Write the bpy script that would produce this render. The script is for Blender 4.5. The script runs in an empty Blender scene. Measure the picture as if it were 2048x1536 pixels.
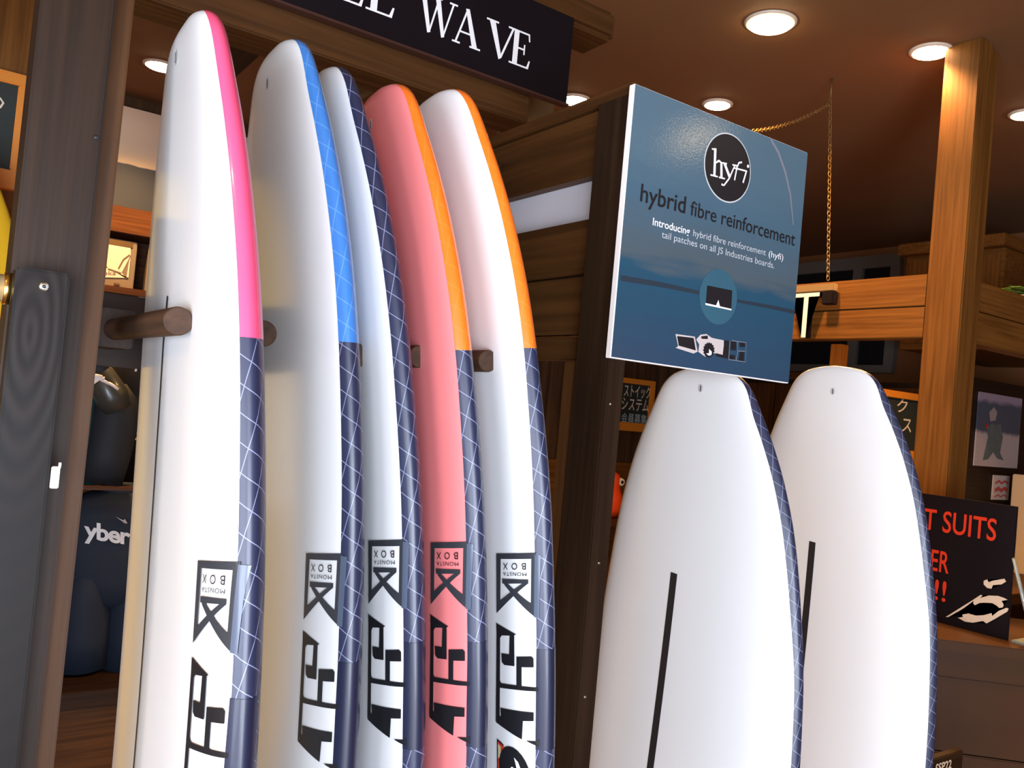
import bpy, bmesh, math, random
from mathutils import Vector, Matrix
random.seed(7)
scene = bpy.context.scene
C = scene.collection
PI = math.pi

# ------------------------------------------------------------------ camera
FPX, ROLL, PITCH, YAW = 1680.2, .09177, .02726, .60532
CAM = Vector((0, 0, 1.5))
Fw = Vector((math.sin(YAW)*math.cos(PITCH), math.cos(YAW)*math.cos(PITCH), math.sin(PITCH)))
R0 = Vector((math.cos(YAW), -math.sin(YAW), 0)); U0 = R0.cross(Fw)
Rt = R0*math.cos(ROLL)+U0*math.sin(ROLL); Up = -R0*math.sin(ROLL)+U0*math.cos(ROLL)
cd = bpy.data.cameras.new('camera'); cam = bpy.data.objects.new('camera', cd); C.objects.link(cam)
cd.sensor_fit = 'HORIZONTAL'; cd.sensor_width = 36; cd.lens = FPX/2048*36; cd.clip_start = .02
M = Matrix((Rt, Up, -Fw)).transposed().to_4x4(); M.translation = CAM
cam.matrix_world = M
scene.camera = cam
def at(px, py, axis, val):
    """point where the ray of a photo pixel meets the plane axis = val"""
    d = Fw+Rt*((px-1024)/FPX)-Up*((py-768)/FPX)
    return CAM+d*((val-CAM[axis])/d[axis])

# ------------------------------------------------------------------ world, daylight, exposure
w = bpy.data.worlds.new('world'); scene.world = w; w.use_nodes = True
w.node_tree.nodes['Background'].inputs[0].default_value = (.75, .85, 1, 1)
w.node_tree.nodes['Background'].inputs[1].default_value = .02
vs = scene.view_settings
scene.display_settings.display_device = 'sRGB'
vs.view_transform = 'Standard'; vs.look = 'None'; vs.gamma = 1; vs.use_curve_mapping = False
vs.exposure = 0.85
def area(name, loc, tgt, sx, sy, power, col):
    l = bpy.data.lights.new(name, 'AREA'); l.shape = 'RECTANGLE'; l.size = sx; l.size_y = sy
    l.energy = power; l.color = col
    o = bpy.data.objects.new(name, l); C.objects.link(o); o.location = loc
    o.rotation_euler = (Vector(tgt)-Vector(loc)).to_track_quat('-Z', 'Y').to_euler()
    return o
DAY = (.78, .86, 1.0)
# daylight that comes in through the two shop windows (openings in wall_left and wall_front)
area('window_left_offscreen', (-2.06, -.70, .95), (0, -.70, .95), 1.8, 1.7, 72, DAY)
area('window_front_offscreen', (-.70, -1.86, .95), (-.70, 0, .95), 1.8, 1.7, 122, DAY)
WARM = (1.0, .53, .19)

# ------------------------------------------------------------------ helpers
def put(o, parent=None, label=None, cat=None, group=None, kind=None):
    if parent is not None: o.parent = parent
    if label: o['label'] = label
    if cat: o['category'] = cat
    if group: o['group'] = group
    if kind: o['kind'] = kind
    return o
def mesh(name, verts, faces, mat=None, parent=None, smooth=False, loc=None, **kw):
    me = bpy.data.meshes.new(name); me.from_pydata([tuple(v) for v in verts], [], faces); me.update()
    if smooth:
        for p in me.polygons: p.use_smooth = True
    o = bpy.data.objects.new(name, me); C.objects.link(o)
    if mat: me.materials.append(mat)
    if parent is not None:
        o.parent = parent; o.matrix_parent_inverse = Matrix.Translation(-parent.location) if not parent.parent else Matrix.Identity(4)
    kw.pop('x', None)
    return put(o, None, **kw)
def frombm(name, bm, mat, parent=None, smooth=False, **kw):
    me = bpy.data.meshes.new(name); bmesh.ops.recalc_face_normals(bm, faces=bm.faces); bm.to_mesh(me); bm.free()
    if smooth:
        for p in me.polygons: p.use_smooth = True
    o = bpy.data.objects.new(name, me); C.objects.link(o); me.materials.append(mat)
    if parent is not None:
        o.parent = parent; o.matrix_parent_inverse = Matrix.Translation(-parent.location) if not parent.parent else Matrix.Identity(4)
    return put(o, None, **kw)
def empty(name, loc, label, cat, group=None):
    o = bpy.data.objects.new(name, None); C.objects.link(o); o.location = loc; o.empty_display_size = .05
    return put(o, None, label, cat, group)
def addbox(bm, lo, hi, bev=0.0, rot=None):
    c = [(a+b)/2 for a, b in zip(lo, hi)]; s = [abs(b-a) for a, b in zip(lo, hi)]
    r = bmesh.ops.create_cube(bm, size=1); vs_ = r['verts']
    for v in vs_: v.co = Vector((v.co.x*s[0], v.co.y*s[1], v.co.z*s[2]))
    if bev:
        es = list({e for v in vs_ for e in v.link_edges})
        g = bmesh.ops.bevel(bm, geom=es, offset=bev, segments=2, affect='EDGES')
        vs_ = list({v for f in g['faces'] for v in f.verts}|{v for v in vs_ if v.is_valid})
    for v in vs_:
        co = v.co
        if rot: co = rot @ co
        v.co = co+Vector(c)
def box(name, lo, hi, mat, parent=None, bev=.002, rot=None, **kw):
    bm = bmesh.new(); addbox(bm, lo, hi, bev, rot)
    return frombm(name, bm, mat, parent, **kw)
def tube_verts(pts, rad, seg=16, cap=True):
    pts = [Vector(p) for p in pts]; V = []; Fc = []
    up = None
    for i, p in enumerate(pts):
        d = (pts[min(i+1, len(pts)-1)]-pts[max(i-1, 0)]).normalized()
        if up is None:
            up = Vector((0, 0, 1)) if abs(d.z) < .9 else Vector((0, 1, 0))
        a = d.cross(up).normalized(); b = a.cross(d).normalized(); up = b
        r = rad[i] if isinstance(rad, (list, tuple)) else rad
        rx, ry = r if isinstance(r, (list, tuple)) else (r, r)
        for k in range(seg):
            t = 2*PI*k/seg; V.append(p+a*(rx*math.cos(t))+b*(ry*math.sin(t)))
    n = len(pts)
    for i in range(n-1):
        for k in range(seg):
            k2 = (k+1) % seg
            Fc.append((i*seg+k, i*seg+k2, (i+1)*seg+k2, (i+1)*seg+k))
    if cap:
        Fc.append(tuple(reversed(range(seg)))); Fc.append(tuple(range((n-1)*seg, n*seg)))
    return V, Fc
def tube(name, pts, rad, mat, parent=None, seg=16, smooth=True, **kw):
    V, Fc = tube_verts(pts, rad, seg); o = mesh(name, V, Fc, mat, parent, smooth, **kw)
    if smooth:
        for p in o.data.polygons:
            if len(p.vertices) > 4: p.use_smooth = False
    return o
def lathe(name, prof, loc, mat, parent=None, seg=24, smooth=True, **kw):
    V = []; Fc = []
    for r, z in prof:
        for k in range(seg): V.append((loc[0]+r*math.cos(2*PI*k/seg), loc[1]+r*math.sin(2*PI*k/seg), loc[2]+z))
    for i in range(len(prof)-1):
        for k in range(seg):
            k2 = (k+1) % seg; Fc.append((i*seg+k, i*seg+k2, (i+1)*seg+k2, (i+1)*seg+k))
    Fc.append(tuple(reversed(range(seg)))); Fc.append(tuple(range((len(prof)-1)*seg, len(prof)*seg)))
    return mesh(name, V, Fc, mat, parent, smooth, **kw)
def pchip(xk, yk, x):
    n = len(xk); h = [xk[i+1]-xk[i] for i in range(n-1)]; d = [(yk[i+1]-yk[i])/h[i] for i in range(n-1)]
    m = [d[0]]+[0]*(n-2)+[d[-1]]
    for i in range(1, n-1):
        m[i] = 0 if d[i-1]*d[i] <= 0 else 3*(h[i-1]+h[i])/((2*h[i]+h[i-1])/d[i-1]+(h[i]+2*h[i-1])/d[i])
    x = min(max(x, xk[0]), xk[-1]); i = 0
    while i < n-2 and x > xk[i+1]: i += 1
    t = (x-xk[i])/h[i]
    return (1+2*t)*(1-t)**2*yk[i]+t*(1-t)**2*h[i]*m[i]+t*t*(3-2*t)*yk[i+1]+t*t*(t-1)*h[i]*m[i+1]

# ---- flat 2-D artwork: polygons and text placed on a plane
def poly_tris(polys, maxlen=None):
    """2-D polygons -> verts, faces (triangles), optionally cut finer"""
    bm = bmesh.new()
    for P in polys:
        vs_ = [bm.verts.new((x, y, 0)) for x, y in P]
        try: bm.faces.new(vs_)
        except ValueError: pass
    bmesh.ops.triangulate(bm, faces=bm.faces, ngon_method='EAR_CLIP')
    if maxlen: refine(bm, maxlen)
    bm.verts.index_update()
    V = [tuple(v.co[:2]) for v in bm.verts]; Fc = [tuple(v.index for v in f.verts) for f in bm.faces]; bm.free()
    return V, Fc
def refine(bm, maxlen):
    for _ in range(6):
        es = [e for e in bm.edges if e.calc_length() > maxlen]
        if not es: break
        bmesh.ops.subdivide_edges(bm, edges=es, cuts=1)
        bmesh.ops.triangulate(bm, faces=[f for f in bm.faces if len(f.verts) > 3])
def text_mesh(body, spacing=1.0, maxlen=None, bold=0.0):
    c = bpy.data.curves.new('txt', 'FONT'); c.body = body; c.size = 1; c.space_character = spacing; c.offset = bold
    c.resolution_u = 4
    o = bpy.data.objects.new('txt', c); C.objects.link(o); bpy.context.view_layer.update()
    me = bpy.data.meshes.new_from_object(o.evaluated_get(bpy.context.evaluated_depsgraph_get()))
    V = [tuple(v.co[:2]) for v in me.vertices]; Fc = [tuple(p.vertices) for p in me.polygons]
    bpy.data.objects.remove(o); bpy.data.curves.remove(c); bpy.data.meshes.remove(me)
    x0 = min(v[0] for v in V); x1 = max(v[0] for v in V); y0 = min(v[1] for v in V); y1 = max(v[1] for v in V)
    return V, Fc, (x0, x1, y0, y1)
def flat(name, V2, F2, place, mat, parent, **kw):
    V = [place(x, y) for x, y in V2]
    return mesh(name, V, F2, mat, parent, **kw)
def text_between(name, body, A, B, height, up, nrm, off, mat, parent, spacing=1.0, capref=None, bold=0.0):
    """text whose baseline runs A -> B in space; height = world height of its tallest letter"""
    V, Fc, (x0, x1, y0, y1) = text_mesh(body, spacing, bold=bold)
    A = Vector(A); B = Vector(B); up = Vector(up); nrm = Vector(nrm)
    sx = 1/(x1-x0); sy = height/(capref or y1)
    return flat(name, V, Fc, lambda x, y: A+(B-A)*((x-x0)*sx)+up*(y*sy)+nrm*off, mat, parent)
def stroke(pts, wd):
    """thick polyline -> one polygon; wd number or list"""
    n = len(pts); L = []; Rr = []
    for i in range(n):
        a = pts[max(i-1, 0)]; b = pts[min(i+1, n-1)]
        dx, dy = b[0]-a[0], b[1]-a[1]; l = math.hypot(dx, dy) or 1
        wi = (wd[i] if isinstance(wd, (list, tuple)) else wd)/2
        L.append((pts[i][0]-dy/l*wi, pts[i][1]+dx/l*wi)); Rr.append((pts[i][0]+dy/l*wi, pts[i][1]-dx/l*wi))
    return L+Rr[::-1]
def ring2(cx, cy, rx, ry, n=40): return [(cx+rx*math.cos(2*PI*k/n), cy+ry*math.sin(2*PI*k/n)) for k in range(n)]

# ------------------------------------------------------------------ materials
MAT = {}
def nodes(name):
    m = bpy.data.materials.new(name); m.use_nodes = True; nt = m.node_tree
    return m, nt, nt.nodes['Principled BSDF']
def plain(name, col, rough=.5, metal=0, coat=0, var=.06, emis=None, es=0, scale=9, spec=.5, trans=0):
    if name in MAT: return MAT[name]
    m, nt, b = nodes(name)
    tc = nt.nodes.new('ShaderNodeTexCoord'); nz = nt.nodes.new('ShaderNodeTexNoise'); nz.inputs['Scale'].default_value = scale
    nz.inputs['Detail'].default_value = 4
    nt.links.new(tc.outputs['Object'], nz.inputs['Vector'])
    mx = nt.nodes.new('ShaderNodeMix'); mx.data_type = 'RGBA'
    mx.inputs[6].default_value = tuple(max(0, c*(1-var)) for c in col)+(1,); mx.inputs[7].default_value = tuple(min(1, c*(1+var)) for c in col)+(1,)
    nt.links.new(nz.outputs[0], mx.inputs[0]); nt.links.new(mx.outputs[2], b.inputs['Base Color'])
    b.inputs['Roughness'].default_value = rough; b.inputs['Metallic'].default_value = metal; b.inputs['Coat Weight'].default_value = coat
    b.inputs['Coat Roughness'].default_value = .12
    b.inputs['Transmission Weight'].default_value = trans; b.inputs['Specular IOR Level'].default_value = spec
    if emis: b.inputs['Emission Color'].default_value = emis+(1,); b.inputs['Emission Strength'].default_value = es
    MAT[name] = m; return m
def wood(name, dark, light, axis=2, rough=.5, scale=1.0, spec=.5, coat=.03):
    if name in MAT: return MAT[name]
    m, nt, b = nodes(name)
    tc = nt.nodes.new('ShaderNodeTexCoord'); mp = nt.nodes.new('ShaderNodeMapping')
    sc = [26*scale]*3; sc[axis] = 1.6*scale; mp.inputs['Scale'].default_value = sc
    nt.links.new(tc.outputs['Object'], mp.inputs['Vector'])
    nz = nt.nodes.new('ShaderNodeTexNoise'); nz.inputs['Scale'].default_value = 1.0; nz.inputs['Detail'].default_value = 6; nz.inputs['Distortion'].default_value = 1.6
    nt.links.new(mp.outputs[0], nz.inputs['Vector'])
    mp2 = nt.nodes.new('ShaderNodeMapping'); s2 = [90*scale]*3; s2[axis] = 2.2*scale; mp2.inputs['Scale'].default_value = s2
    nt.links.new(tc.outputs['Object'], mp2.inputs['Vector'])
    n2 = nt.nodes.new('ShaderNodeTexNoise'); n2.inputs['Scale'].default_value = 1.0; n2.inputs['Detail'].default_value = 3
    nt.links.new(mp2.outputs[0], n2.inputs['Vector'])
    ad = nt.nodes.new('ShaderNodeMath'); ad.operation = 'ADD'; nt.links.new(nz.outputs[0], ad.inputs[0]); nt.links.new(n2.outputs[0], ad.inputs[1])
    rp = nt.nodes.new('ShaderNodeValToRGB'); rp.color_ramp.elements[0].position = .70; rp.color_ramp.elements[1].position = 1.25
    md = nt.nodes.new('ShaderNodeMath'); md.operation = 'MULTIPLY'; md.inputs[1].default_value = .8
    nt.links.new(ad.outputs[0], md.inputs[0]); nt.links.new(md.outputs[0], rp.inputs[0])
    rp.color_ramp.elements[0].position = .62; rp.color_ramp.elements[1].position = .98
    rp.color_ramp.elements[0].color = dark+(1,); rp.color_ramp.elements[1].color = light+(1,)
    nt.links.new(rp.outputs[0], b.inputs['Base Color'])
    b.inputs['Roughness'].default_value = rough; b.inputs['Coat Weight'].default_value = coat; b.inputs['Coat Roughness'].default_value = .35; b.inputs['Specular IOR Level'].default_value = .2
    bp = nt.nodes.new('ShaderNodeBump'); bp.inputs['Strength'].default_value = .25; bp.inputs['Distance'].default_value = .002
    nt.links.new(n2.outputs[0], bp.inputs['Height']); nt.links.new(bp.outputs[0], b.inputs['Normal'])
    MAT[name] = m; return m
DW = ((.014, .0066, .0030), (.026, .0122, .0056))
BW = ((.044, .0165, .0042), (.080, .031, .0080))
OW = ((.115, .042, .007), (.20, .078, .014))
wz = wood('dark_wood_z', *DW, axis=2); wy = wood('dark_wood_y', *DW, axis=1); wx = wood('dark_wood_x', *DW, axis=0)
bz = wood('brown_wood_z', *BW, axis=2); by = wood('brown_wood_y', *BW, axis=1); bx_ = wood('brown_wood_x', *BW, axis=0)
oz = wood('honey_wood_z', *OW, axis=2, rough=.5); oy = wood('honey_wood_y', *OW, axis=1, rough=.5); ox = wood('honey_wood_x', *OW, axis=0, rough=.5)
white = plain('white_resin', (.80, .80, .79), .28, coat=.5, var=.012)
black = plain('black_ink', (.012, .012, .014), .35, var=.2)
blackm = plain('black_paint', (.007, .0045, .006), .5, var=.2, spec=.12)
whitei = plain('white_ink', (.82, .80, .80), .4, var=.03)
steel = plain('screw_steel', (.60, .56, .48), .3, metal=1)
brass = plain('brass', (.75, .48, .14), .22, metal=1)
glow = plain('lamp_glow', (1, .9, .7), .5, emis=(1.0, .74, .42), es=26)
orangef = plain('orange_frame', (.72, .24, .02), .5)
slate = plain('blackboard_slate', (.018, .024, .020), .7, var=.25)
chalk = plain('chalk', (.75, .62, .48), .9); chalkb = plain('blue_chalk', (.34, .45, .48), .9)
neo = plain('neoprene', (.014, .019, .026), .65, var=.15, spec=.3)

# ------------------------------------------------------------------ room
RX0, RX1, RY0, RY1, RH = -2.0, 5.2, -1.8, 4.35, 2.8
plaster = plain('brown_plaster', (.19, .088, .028), .85, var=.10, scale=3)
wallm = wood('wall_panelling', (.040, .020, .010), (.10, .050, .022), axis=2, rough=.6, scale=.5)
floorm = wood('floor_boards', (.10, .055, .03), (.22, .125, .065), axis=0, rough=.4)
paint = plain('cream_plaster', (.50, .42, .32), .85, var=.05, scale=4)
box('floor', (RX0, RY0, -.1), (RX1, RY1, 0), floorm, kind='structure', bev=0)
box('ceiling', (RX0, RY0, RH), (RX1, RY1, RH+.1), plaster, kind='structure', bev=0)
box('wall_back', (RX0-.1, RY1, -.1), (RX1+.1, RY1+.1, RH+.1), wallm, kind='structure', bev=0)
box('wall_right', (RX1, RY0-.1, -.1), (RX1+.1, RY1, RH+.1), plain('red_brown_plaster', (.26, .10, .03), .8, var=.12, scale=3), kind='structure', bev=0)
def wall_with_hole(name, axis, p0, p1, a0, a1, h0, h1, z0, z1):
    """wall slab between p0..p1 along axis normal, running a0..a1, with an opening h0..h1, z0..z1"""
    bm = bmesh.new()
    for (u0, u1, v0, v1) in ((a0, h0, -.1, RH+.1), (h1, a1, -.1, RH+.1), (h0, h1, -.1, z0), (h0, h1, z1, RH+.1)):
        lo, hi = ((p0, u0, v0), (p1, u1, v1)) if axis == 0 else ((u0, p0, v0), (u1, p1, v1))
        addbox(bm, lo, hi)
    return frombm(name, bm, paint, kind='structure')
wall_with_hole('wall_left', 0, RX0-.1, RX0, RY0, RY1, -1.6, .2, .1, 1.8)
wall_with_hole('wall_front', 1, RY0-.1, RY0, RX0-.1, RX1+.1, -1.6, .2, .1, 1.8)
alu = plain('window_frame_metal', (.35, .34, .33), .4, metal=.8)
def winframe(name, axis, p, h0, h1, z0, z1):
    bm = bmesh.new(); t = .04
    for (u0, u1, v0, v1) in ((h0, h0+t, z0, z1), (h1-t, h1, z0, z1), (h0, h1, z0, z0+t), (h0, h1, z1-t, z1), ((h0+h1)/2-t/2, (h0+h1)/2+t/2, z0, z1)):
        lo, hi = ((p-.03, u0, v0), (p+.03, u1, v1)) if axis == 0 else ((u0, p-.03, v0), (u1, p+.03, v1))
        addbox(bm, lo, hi)
    return frombm(name, bm, alu, kind='structure')
winframe('window_2', 0, RX0, -1.6, .2, .1, 1.8); winframe('window_3', 1, RY0, -1.6, .2, .1, 1.8)

# ------------------------------------------------------------------ ceiling downlights
LAMP_W = 78
trimm = plain('lamp_trim', (.72, .62, .50), .35)
def downlight(px, py, r, label, watt, drop=.012):
    p = at(px, py, 2, RH); x, y = p.x, p.y
    e = empty('ceiling_downlight', (x, y, RH), label, 'ceiling light', 'recessed ceiling downlights')
    V, Fc = [], []
    lathe('trim_ring', [(r+.012, .002), (r+.012, -.004), (r+.002, -.008), (r-.004, -.004)], (x, y, RH), trimm, e, 32)
    lathe('bulb', [(r, -.004), (r*.92, -.004-drop*.5), (r*.6, -.004-drop*.9), (r*.1, -.004-drop)], (x, y, RH), glow, e, 32)
    l = bpy.data.lights.new('downlight_beam', 'SPOT'); l.energy = watt; l.color = WARM; l.spot_size = math.radians(125); l.spot_blend = .7
    l.shadow_soft_size = .05
    lo = bpy.data.objects.new('downlight_beam', l); C.objects.link(lo); lo.location = (x, y, RH-.03)
    return e
downlight(1541, 44, .070, 'large bright downlight over the open floor beyond the blue sign', LAMP_W, .02)
downlight(1435, 208, .050, 'downlight just above the top edge of the blue sign', LAMP_W)
downlight(1862, 102, .056, 'downlight beside the top of the honey wood post', LAMP_W)
downlight(1150, 199, .056, 'downlight past the lower corner of the black hanging sign', LAMP_W)
downlight(2052, 228, .050, 'downlight beyond the honey wood post, farthest from the boards', LAMP_W)
downlight(-4, 35, .060, 'downlight in the far corner beyond the dark rack post', LAMP_W)
downlight(322, 131, .060, 'downlight behind the tail of the pink-railed surfboard', LAMP_W)
def shop_lamp(x, y, label, watt):
    p = Vector((x, y, RH)); e = empty('ceiling_downlight', p, label, 'ceiling light', 'recessed ceiling downlights')
    lathe('trim_ring', [(.07, .002), (.07, -.004), (.06, -.008), (.054, -.004)], p, trimm, e, 32)
    lathe('bulb_offscreen', [(.058, -.004), (.053, -.01), (.035, -.015), (.005, -.016)], p, glow, e, 32)
    l = bpy.data.lights.new('downlight_beam_offscreen', 'SPOT'); l.energy = watt; l.color = WARM; l.spot_size = math.radians(125); l.spot_blend = .7; l.shadow_soft_size = .05
    lo = bpy.data.objects.new('downlight_beam_offscreen', l); C.objects.link(lo); lo.location = (x, y, RH-.03)


# the lamp mirrored in the glossy blue sign, and the one that throws the first board's shadow on the second
shop_lamp(2.75, -.83, 'downlight over the aisle facing the blue sign', LAMP_W)
shop_lamp(-1.30, .22, 'downlight over the aisle beside the dark rack post', LAMP_W)

# ------------------------------------------------------------------ surfboards
KS = [0, .003, .009, .02, .036, .058, .08, .13, .2, .29, .4, .55, .75, .95]
KG = [0, .140, .262, .355, .424, .480, .5257, .6262, .7398, .8435, .9201, .9880, 1.010, 1.0]
def TK(s, L):
    return pchip([0, .004, .02, .06, .15, .35, .7, 1.0, L-.25, L-.06, L], [.008, .017, .026, .031, .040, .051, .058, .060, .045, .020, .004], s)
def RK(s, L):
    if s < .9: return .045*((.9-s)/.9)**2.2
    return .085*((s-.9)/(L-.9))**2.2
class Board:
    def __init__(b, pose, W, L):
        x0, y0, z0, phi, gam, dl = pose
        b.o = Vector((x0, y0, z0)); b.W = W; b.L = L
        b.d = Vector((math.sin(gam), math.sin(dl), -1)).normalized()
        a = Vector((math.sin(phi), math.cos(phi), 0)); a = a-b.d*a.dot(b.d); b.a = a.normalized()
        n = b.d.cross(b.a); b.n = n if n.x < 0 else -n
        b.ks = KS+[L-.62, L-.36, L-.16, L-.05, L]
        b.kg = KG+[.945, .72, .42, .20, .0]
    def h(b, s): return max(pchip(b.ks, b.kg, s)*b.W/2, 1e-5)
    def pt(b, s, al, off=0):
        """al: ring angle, 0 = deck centre, -pi/2 = near rail, pi/2 = far rail, beyond = bottom"""
        u = math.sin(al); q = math.sqrt(max(0, 1-abs(u)**5)); h = b.h(s); T = TK(s, b.L)/2
        bot = math.cos(al) < 0
        t = u*h; n = (-q if bot else q)*T
        # outward direction in the cross-section
        if off:
            gx = 5*abs(u)**4*(1 if u > 0 else -1)/h; gn = 2*(-q if bot else q)/max(T, 1e-4)
            l = math.hypot(gx, gn) or 1; t += gx/l*off; n += gn/l*off
        return b.o+b.d*s+b.a*t+b.n*(n+RK(s, b.L))
    def deck(b, t, s, off=.0008):
        u = max(-.9999, min(.9999, t/b.h(s))); return b.pt(s, math.asin(u), off)
def srange(s0, s1, step):
    n = max(2, int((s1-s0)/step)+1); return [s0+(s1-s0)*i/(n-1) for i in range(n)]
def grid_mat(name, base, line, lw=.055, cell=.020, rough=.3, coat=.6, a=.55, strength=.55):
    if name in MAT: return MAT[name]
    m, nt, b = nodes(name)
    uv = nt.nodes.new('ShaderNodeUVMap'); sp = nt.nodes.new('ShaderNodeSeparateXYZ'); nt.links.new(uv.outputs[0], sp.inputs[0])
    def mth(op, x, y):
        n = nt.nodes.new('ShaderNodeMath'); n.operation = op
        for i, v in enumerate((x, y)):
            if isinstance(v, (int, float)): n.inputs[i].default_value = v
            else: nt.links.new(v, n.inputs[i])
        return n.outputs[0]
    def line_of(ku, kv, per):
        f = mth('FRACT', mth('DIVIDE', mth('ADD', mth('MULTIPLY', sp.outputs[0], ku), mth('MULTIPLY', sp.outputs[1], kv)), per), 0)
        return mth('LESS_THAN', f, lw)
    l1 = line_of(-.62, 1.0, cell*1.22); l2 = line_of(1.0, .30, cell*.95)
    mk = mth('MULTIPLY', mth('MAXIMUM', l1, l2), strength)
    mx = nt.nodes.new('ShaderNodeMix'); mx.data_type = 'RGBA'; mx.inputs[6].default_value = base+(1,); mx.inputs[7].default_value = line+(1,)
    nt.links.new(mk, mx.inputs[0]); nt.links.new(mx.outputs[2], b.inputs['Base Color'])
    b.inputs['Roughness'].default_value = rough; b.inputs['Coat Weight'].default_value = coat; b.inputs['Coat Roughness'].default_value = .22
    MAT[name] = m; return m
carbon = grid_mat('carbon_rail_cloth', (.018, .023, .058), (.40, .43, .64), lw=.042, strength=.5, rough=.42, coat=.2)
carbond = plain('carbon_plain', (.009, .012, .036), .42, coat=.2, var=.15)
greyp = plain('grey_print', (.075, .095, .14), .35, coat=.4)
def uvmesh(name, rows, uvs, mat, parent, closed=False, **kw):
    nr, nc = len(rows), len(rows[0]); V = [p for r in rows for p in r]; Fc = []
    for i in range(nr-1):
        for k in range(nc if closed else nc-1):
            k2 = (k+1) % nc
            Fc.append((i*nc+k, i*nc+k2, (i+1)*nc+k2, (i+1)*nc+k))
    o = mesh(name, V, Fc, mat, parent, True, **kw)
    ul = o.data.uv_layers.new(name='UVMap'); fl = [q for r in uvs for q in r]
    for li, l in enumerate(o.data.loops): ul.data[li].uv = fl[l.vertex_index]
    return o
def patch(name, b, s0, s1, a0, a1, off, mat, parent, nc=12, step=.012, **kw):
    """strip of cloth or print on the board; a0, a1 are functions of s giving the ring angle"""
    rows, uvs = [], []
    for s in ([q for q in (.0006, .0015, .003, .005, .008, .012, .017, .023, .03, .04) if q < s1] if s0 < .001 else [])+srange(.05 if s0 < .001 else s0, s1, step):
        A0, A1 = a0(s), a1(s); r = []; q = []; acc = 0; last = None
        for k in range(nc+1):
            p = b.pt(s, A0+(A1-A0)*k/nc, off)
            if last is not None: acc += (p-last).length
            last = p; r.append(p); q.append((acc, s))
        rows.append(r); uvs.append(q)
    return uvmesh(name, rows, uvs, mat, parent, **kw)
def seam(b, inset): return lambda s: -math.asin(max(0.0, 1-inset(s)/b.h(s)))
# printed artwork in deck coordinates (t across, s from the tail)
LOGO = [
 [(-.1596, .658), (-.2005, .662), (-.1956, .664), (-.1895, .666), (-.1722, .670), (-.1686, .674), (-.1612, .678)],
 [(-.1605, .668), (-.1686, .674), (-.1693, .768), (-.1605, .778)],
 [(-.1882, .664), (-.1968, .663), (-.1976, .700), (-.1777, .704), (-.1727, .702), (-.1714, .692), (-.1874, .689)],
 [(-.2011, .688), (-.2245, .682), (-.2271, .684), (-.2273, .694), (-.2100, .698), (-.2103, .722), (-.2016, .724)],
 [(-.1680, .724), (-.1718, .728), (-.2003, .722), (-.2330, .716), (-.2330, .7205), (-.2004, .727), (-.1681, .734)],
 [(-.1706, .758), (-.2279, .746), (-.2279, .756), (-.2129, .760), (-.2115, .782), (-.1610, .778), (-.1693, .768), (-.1718, .768)],
 [(-.2178, .7815), (-.2302, .7785), (-.2345, .775), (-.2345, .784)]]
FRAME = [
 [(-.1598, .574), (-.1697, .5785), (-.1689, .634), (-.1606, .646)],
 [(-.1598, .574), (-.2285, .5615), (-.2230, .5695), (-.1697, .5785)],
 [(-.2285, .5615), (-.2290, .636), (-.2230, .630), (-.2230, .5695)],
 [(-.1606, .646), (-.1640, .6325), (-.2090, .601), (-.2192, .594), (-.2193, .5985)],
 [(-.2290, .636), (-.2230, .621), (-.1810, .6040), (-.1725, .603), (-.1780, .6085)],
 [(-.1729, .602), (-.2192, .594), (-.2193, .5985), (-.1731, .6075)]]
LT = lambda t: -.1693+(t+.1596)*.965
LS = lambda q: q-.004
LOGO = [[(LT(t), LS(q)) for t, q in P] for P in LOGO]; FRAME = [[(LT(t), LS(q)) for t, q in P] for P in FRAME]
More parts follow.
